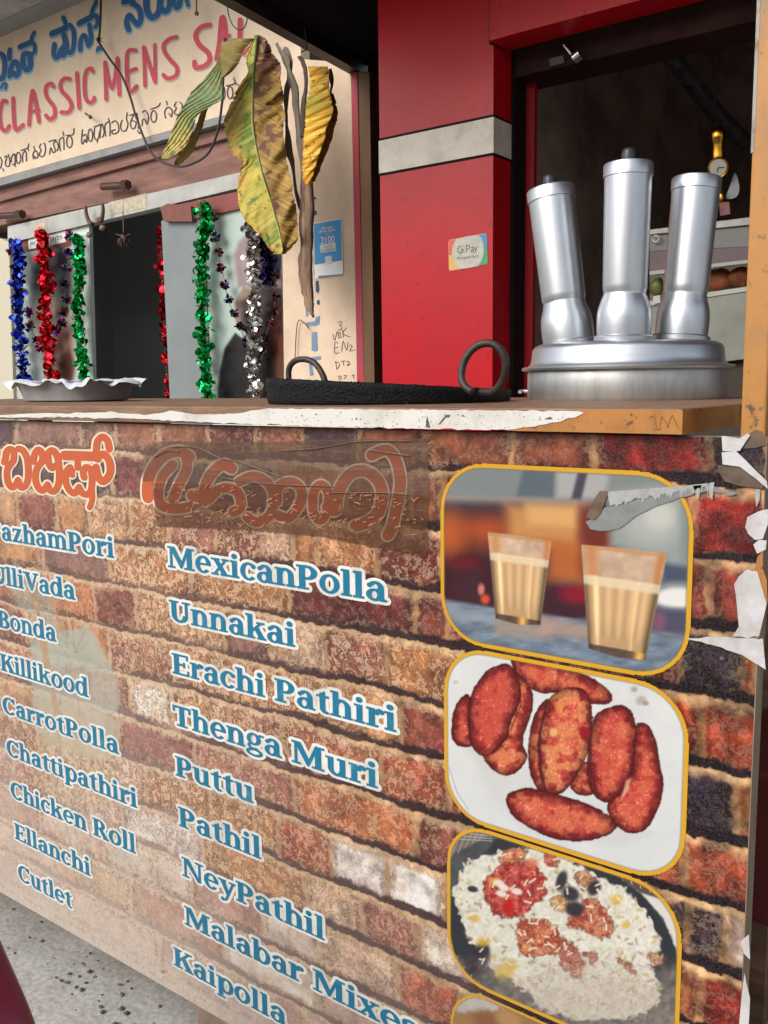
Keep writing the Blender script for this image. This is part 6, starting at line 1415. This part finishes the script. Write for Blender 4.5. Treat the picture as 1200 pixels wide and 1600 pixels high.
# dry stem and sheath
dry = mat('dry_sheath', (150, 122, 98), .8, c2=(72, 52, 44), scale=9, thr=(.4, .65), stretch=(5, 5, .8), bump=.003, bscale=30)
dryg = mat('dry_strand', (136, 126, 108), .8, c2=(88, 78, 66), scale=10, stretch=(6, 6, 1), bump=.003, bscale=30)
st = thing('dried_banana_plant', 'dried brown banana stem hanging against the cream column', 'stem', at(490, 495, YBL + .05))
def strand(name, path, widths, Y, m):
    P = crom(path, 6); k = 1/ppm(at(*P[0], Y)); W = np.interp(np.linspace(0, 1, len(P)), np.linspace(0, 1, len(widths)), widths)
    mb = MB().tube([at(x, y, Y) for x, y in P], [w_*k/2 for w_ in W], 14)
    V = np.array(mb.v); n_ = (N1.fbm(V[:,0]*55, V[:,2]*9, 4)-.5)*.022; V[:,0] += n_; V[:,1] = (V[:,1]-Y)*.55 + Y + n_; mb.v = [tuple(v) for v in V]
    obj(name, mb, m, st, smooth='all')
strand('sheath', [(476,210),(478,270),(480,330),(479,380),(477,420),(480,455),(486,480),(491,496)], [16, 22, 24, 23, 25, 22, 13, 3], YBL + .05, dry)
strand('dry_strand', [(430,68),(444,90),(458,130),(465,180),(470,230),(476,290)], [5, 10, 14, 13, 12, 11], YBL + .06, dryg)
strand('dry_strand', [(446,74),(452,110),(446,160),(449,215),(456,260),(470,330)], [5, 12, 9, 10, 6, 5], YBL + .07, dryg)
strand('dry_strand', [(470,88),(478,120),(474,170),(472,215)], [4, 8, 8, 6], YBL + .04, mat('dry_dark', (92, 72, 62), .8, c2=(46, 36, 34), scale=12, stretch=(6, 6, 1)))
strand('dry_strand', [(516,108),(519,130),(517,148)], [5, 5, 3], YBL + .02, mat('dry_dark', (70, 52, 46)))
# ------------------------------------------------------------------ cable across the sign
cb = MB(); cb.tube([at(x, y, YW - .05) for x, y in crom([(158,-20),(157,30),(155,58),(153,63),(170,90),(190,118),(203,150),(212,180),(226,218),(238,241),(255,254),(280,260),(300,256),(325,240),(340,205),(347,160),(349,120),(352,60)], 6)], .0052, 7)
cbl = obj('cable', cb, mat('cable_dark', (52, 42, 44), .6), None, smooth='all'); tag(cbl, 'dark cable drooping in a loop across the salon sign', 'cable')
kn = MB()
q = np.random.default_rng(44); c0 = at(154, 63, YW - .055); k = 1/ppm(c0)
for _ in range(9):
    d = Vector(q.normal(0, 1, 3)).normalized(); kn.tube([c0 - d*3*k, c0 + d*q.uniform(5, 10)*k], [1.6*k, .4*k], 5)
BASE[cbl.name] = Vector(cbl.location); obj('cable_knot', kn, mat('cable_dark', (52, 42, 44)), cbl)
nl = MB().tube([at(133,177,YW-.004), at(139,181,YW-.02), at(141,183,YW-.05)], .004, 6); nl.blob(at(141,183,YW-.05), (.009,.009,.009), 2, .1, 6, 8)
tag(obj('sign_nail', nl, mat('nail', (92, 74, 68), .5), None), 'rusty nail sticking out under the word CLASSIC', 'nail')
hb = MB().tube([at(307,0,YW-.05), at(307,10,YW-.05), at(307,20,YW-.05)], .003, 6); hb.blob(at(307.3,21,YW-.05), (.010,.010,.009), 2, .1, 6, 8)
tag(obj('pull_cord', hb, mat('nail', (92, 74, 68)), None), 'short dark pull cord above the word SALON', 'cord')

# ------------------------------------------------------------------ maroon plastic chair, only the end of one arm is in view
def chair():
    mar = mat('maroon_plastic', (112, 34, 52), .3, c2=(96, 26, 44), scale=6, spec=.5)
    t = thing('plastic_chair', 'maroon plastic chair whose arm shows at the bottom left corner', 'chair', (-.82, -.74, 0))
    def strap(name, path, w, th, side=(0, 1, 0), n=16):
        P = [Vector(p) for p in crom(path, 6)]; s = Vector(side); vs = []; fs = []
        W = np.interp(np.linspace(0, 1, len(P)), np.linspace(0, 1, len(w)), w); T = np.interp(np.linspace(0, 1, len(P)), np.linspace(0, 1, len(th)), th)
        for i, p in enumerate(P):
            tg = (P[min(i+1, len(P)-1)] - P[max(i-1, 0)]).normalized(); u = tg.cross(s).normalized(); v = u.cross(tg)
            for j in range(n):
                a = 2*math.pi*j/n; ca, sa = math.cos(a), math.sin(a)
                vs.append(p + v*(abs(ca)**.6*math.copysign(1, ca)*W[i]/2) + u*(abs(sa)**.6*math.copysign(1, sa)*T[i]/2))
        for i in range(len(P)-1):
            for j in range(n): fs.append((i*n+j, i*n+(j+1) % n, (i+1)*n+(j+1) % n, (i+1)*n+j))
        fs += [tuple(range(n-1, -1, -1)), tuple(range((len(P)-1)*n, len(P)*n))]
        return obj(name, MB().add(vs, fs), mar, t, smooth='all')
    for y in (-.515, -.965):
        strap('arm', [(-1.06,y,.645),(-.9,y,.648),(-.72,y,.640),(-.655,y,.612),(-.615,y,.574),(-.583,y,.540),(-.562,y,.50),(-.548,y,.43)], [.055,.055,.05,.045,.04,.035], [.022,.022,.024,.026,.024,.022])
        strap('leg', [(-.548,y,.43),(-.535,y,.25),(-.515,y,0)], [.04,.036,.03], [.024,.024,.022])
        strap('leg', [(-1.02,y,.44),(-1.05,y,.25),(-1.09,y,0)], [.04,.036,.03], [.024,.024,.022])
    sm = MB(); n = 14
    for i in range(n+1):
        for j in range(n+1):
            u, v = i/n, j/n; sm.v.append((-1.05+.5*u, -.96+.44*v, .43 - .02*math.sin(math.pi*u)*math.sin(math.pi*v)))
    for i in range(n):
        for j in range(n): sm.f.append((i*(n+1)+j, i*(n+1)+j+1, (i+1)*(n+1)+j+1, (i+1)*(n+1)+j))
    obj('seat', sm, mar, t, smooth='all', solid=.012)
    bm_ = MB()
    for i in range(n+1):
        for j in range(n+1):
            u, v = i/n, j/n; w_ = .22*(1-.25*u*u); bm_.v.append((-1.04-.10*u+.02*math.cos(math.pi*(v-.5)) - .02, -.74 + (v-.5)*2*w_, .45+.42*u-.03*(2*v-1)**2*u))
    for i in range(n):
        for j in range(n): bm_.f.append((i*(n+1)+j, i*(n+1)+j+1, (i+1)*(n+1)+j+1, (i+1)*(n+1)+j))
    obj('backrest', bm_, mar, t, smooth='all', solid=.010)
chair()
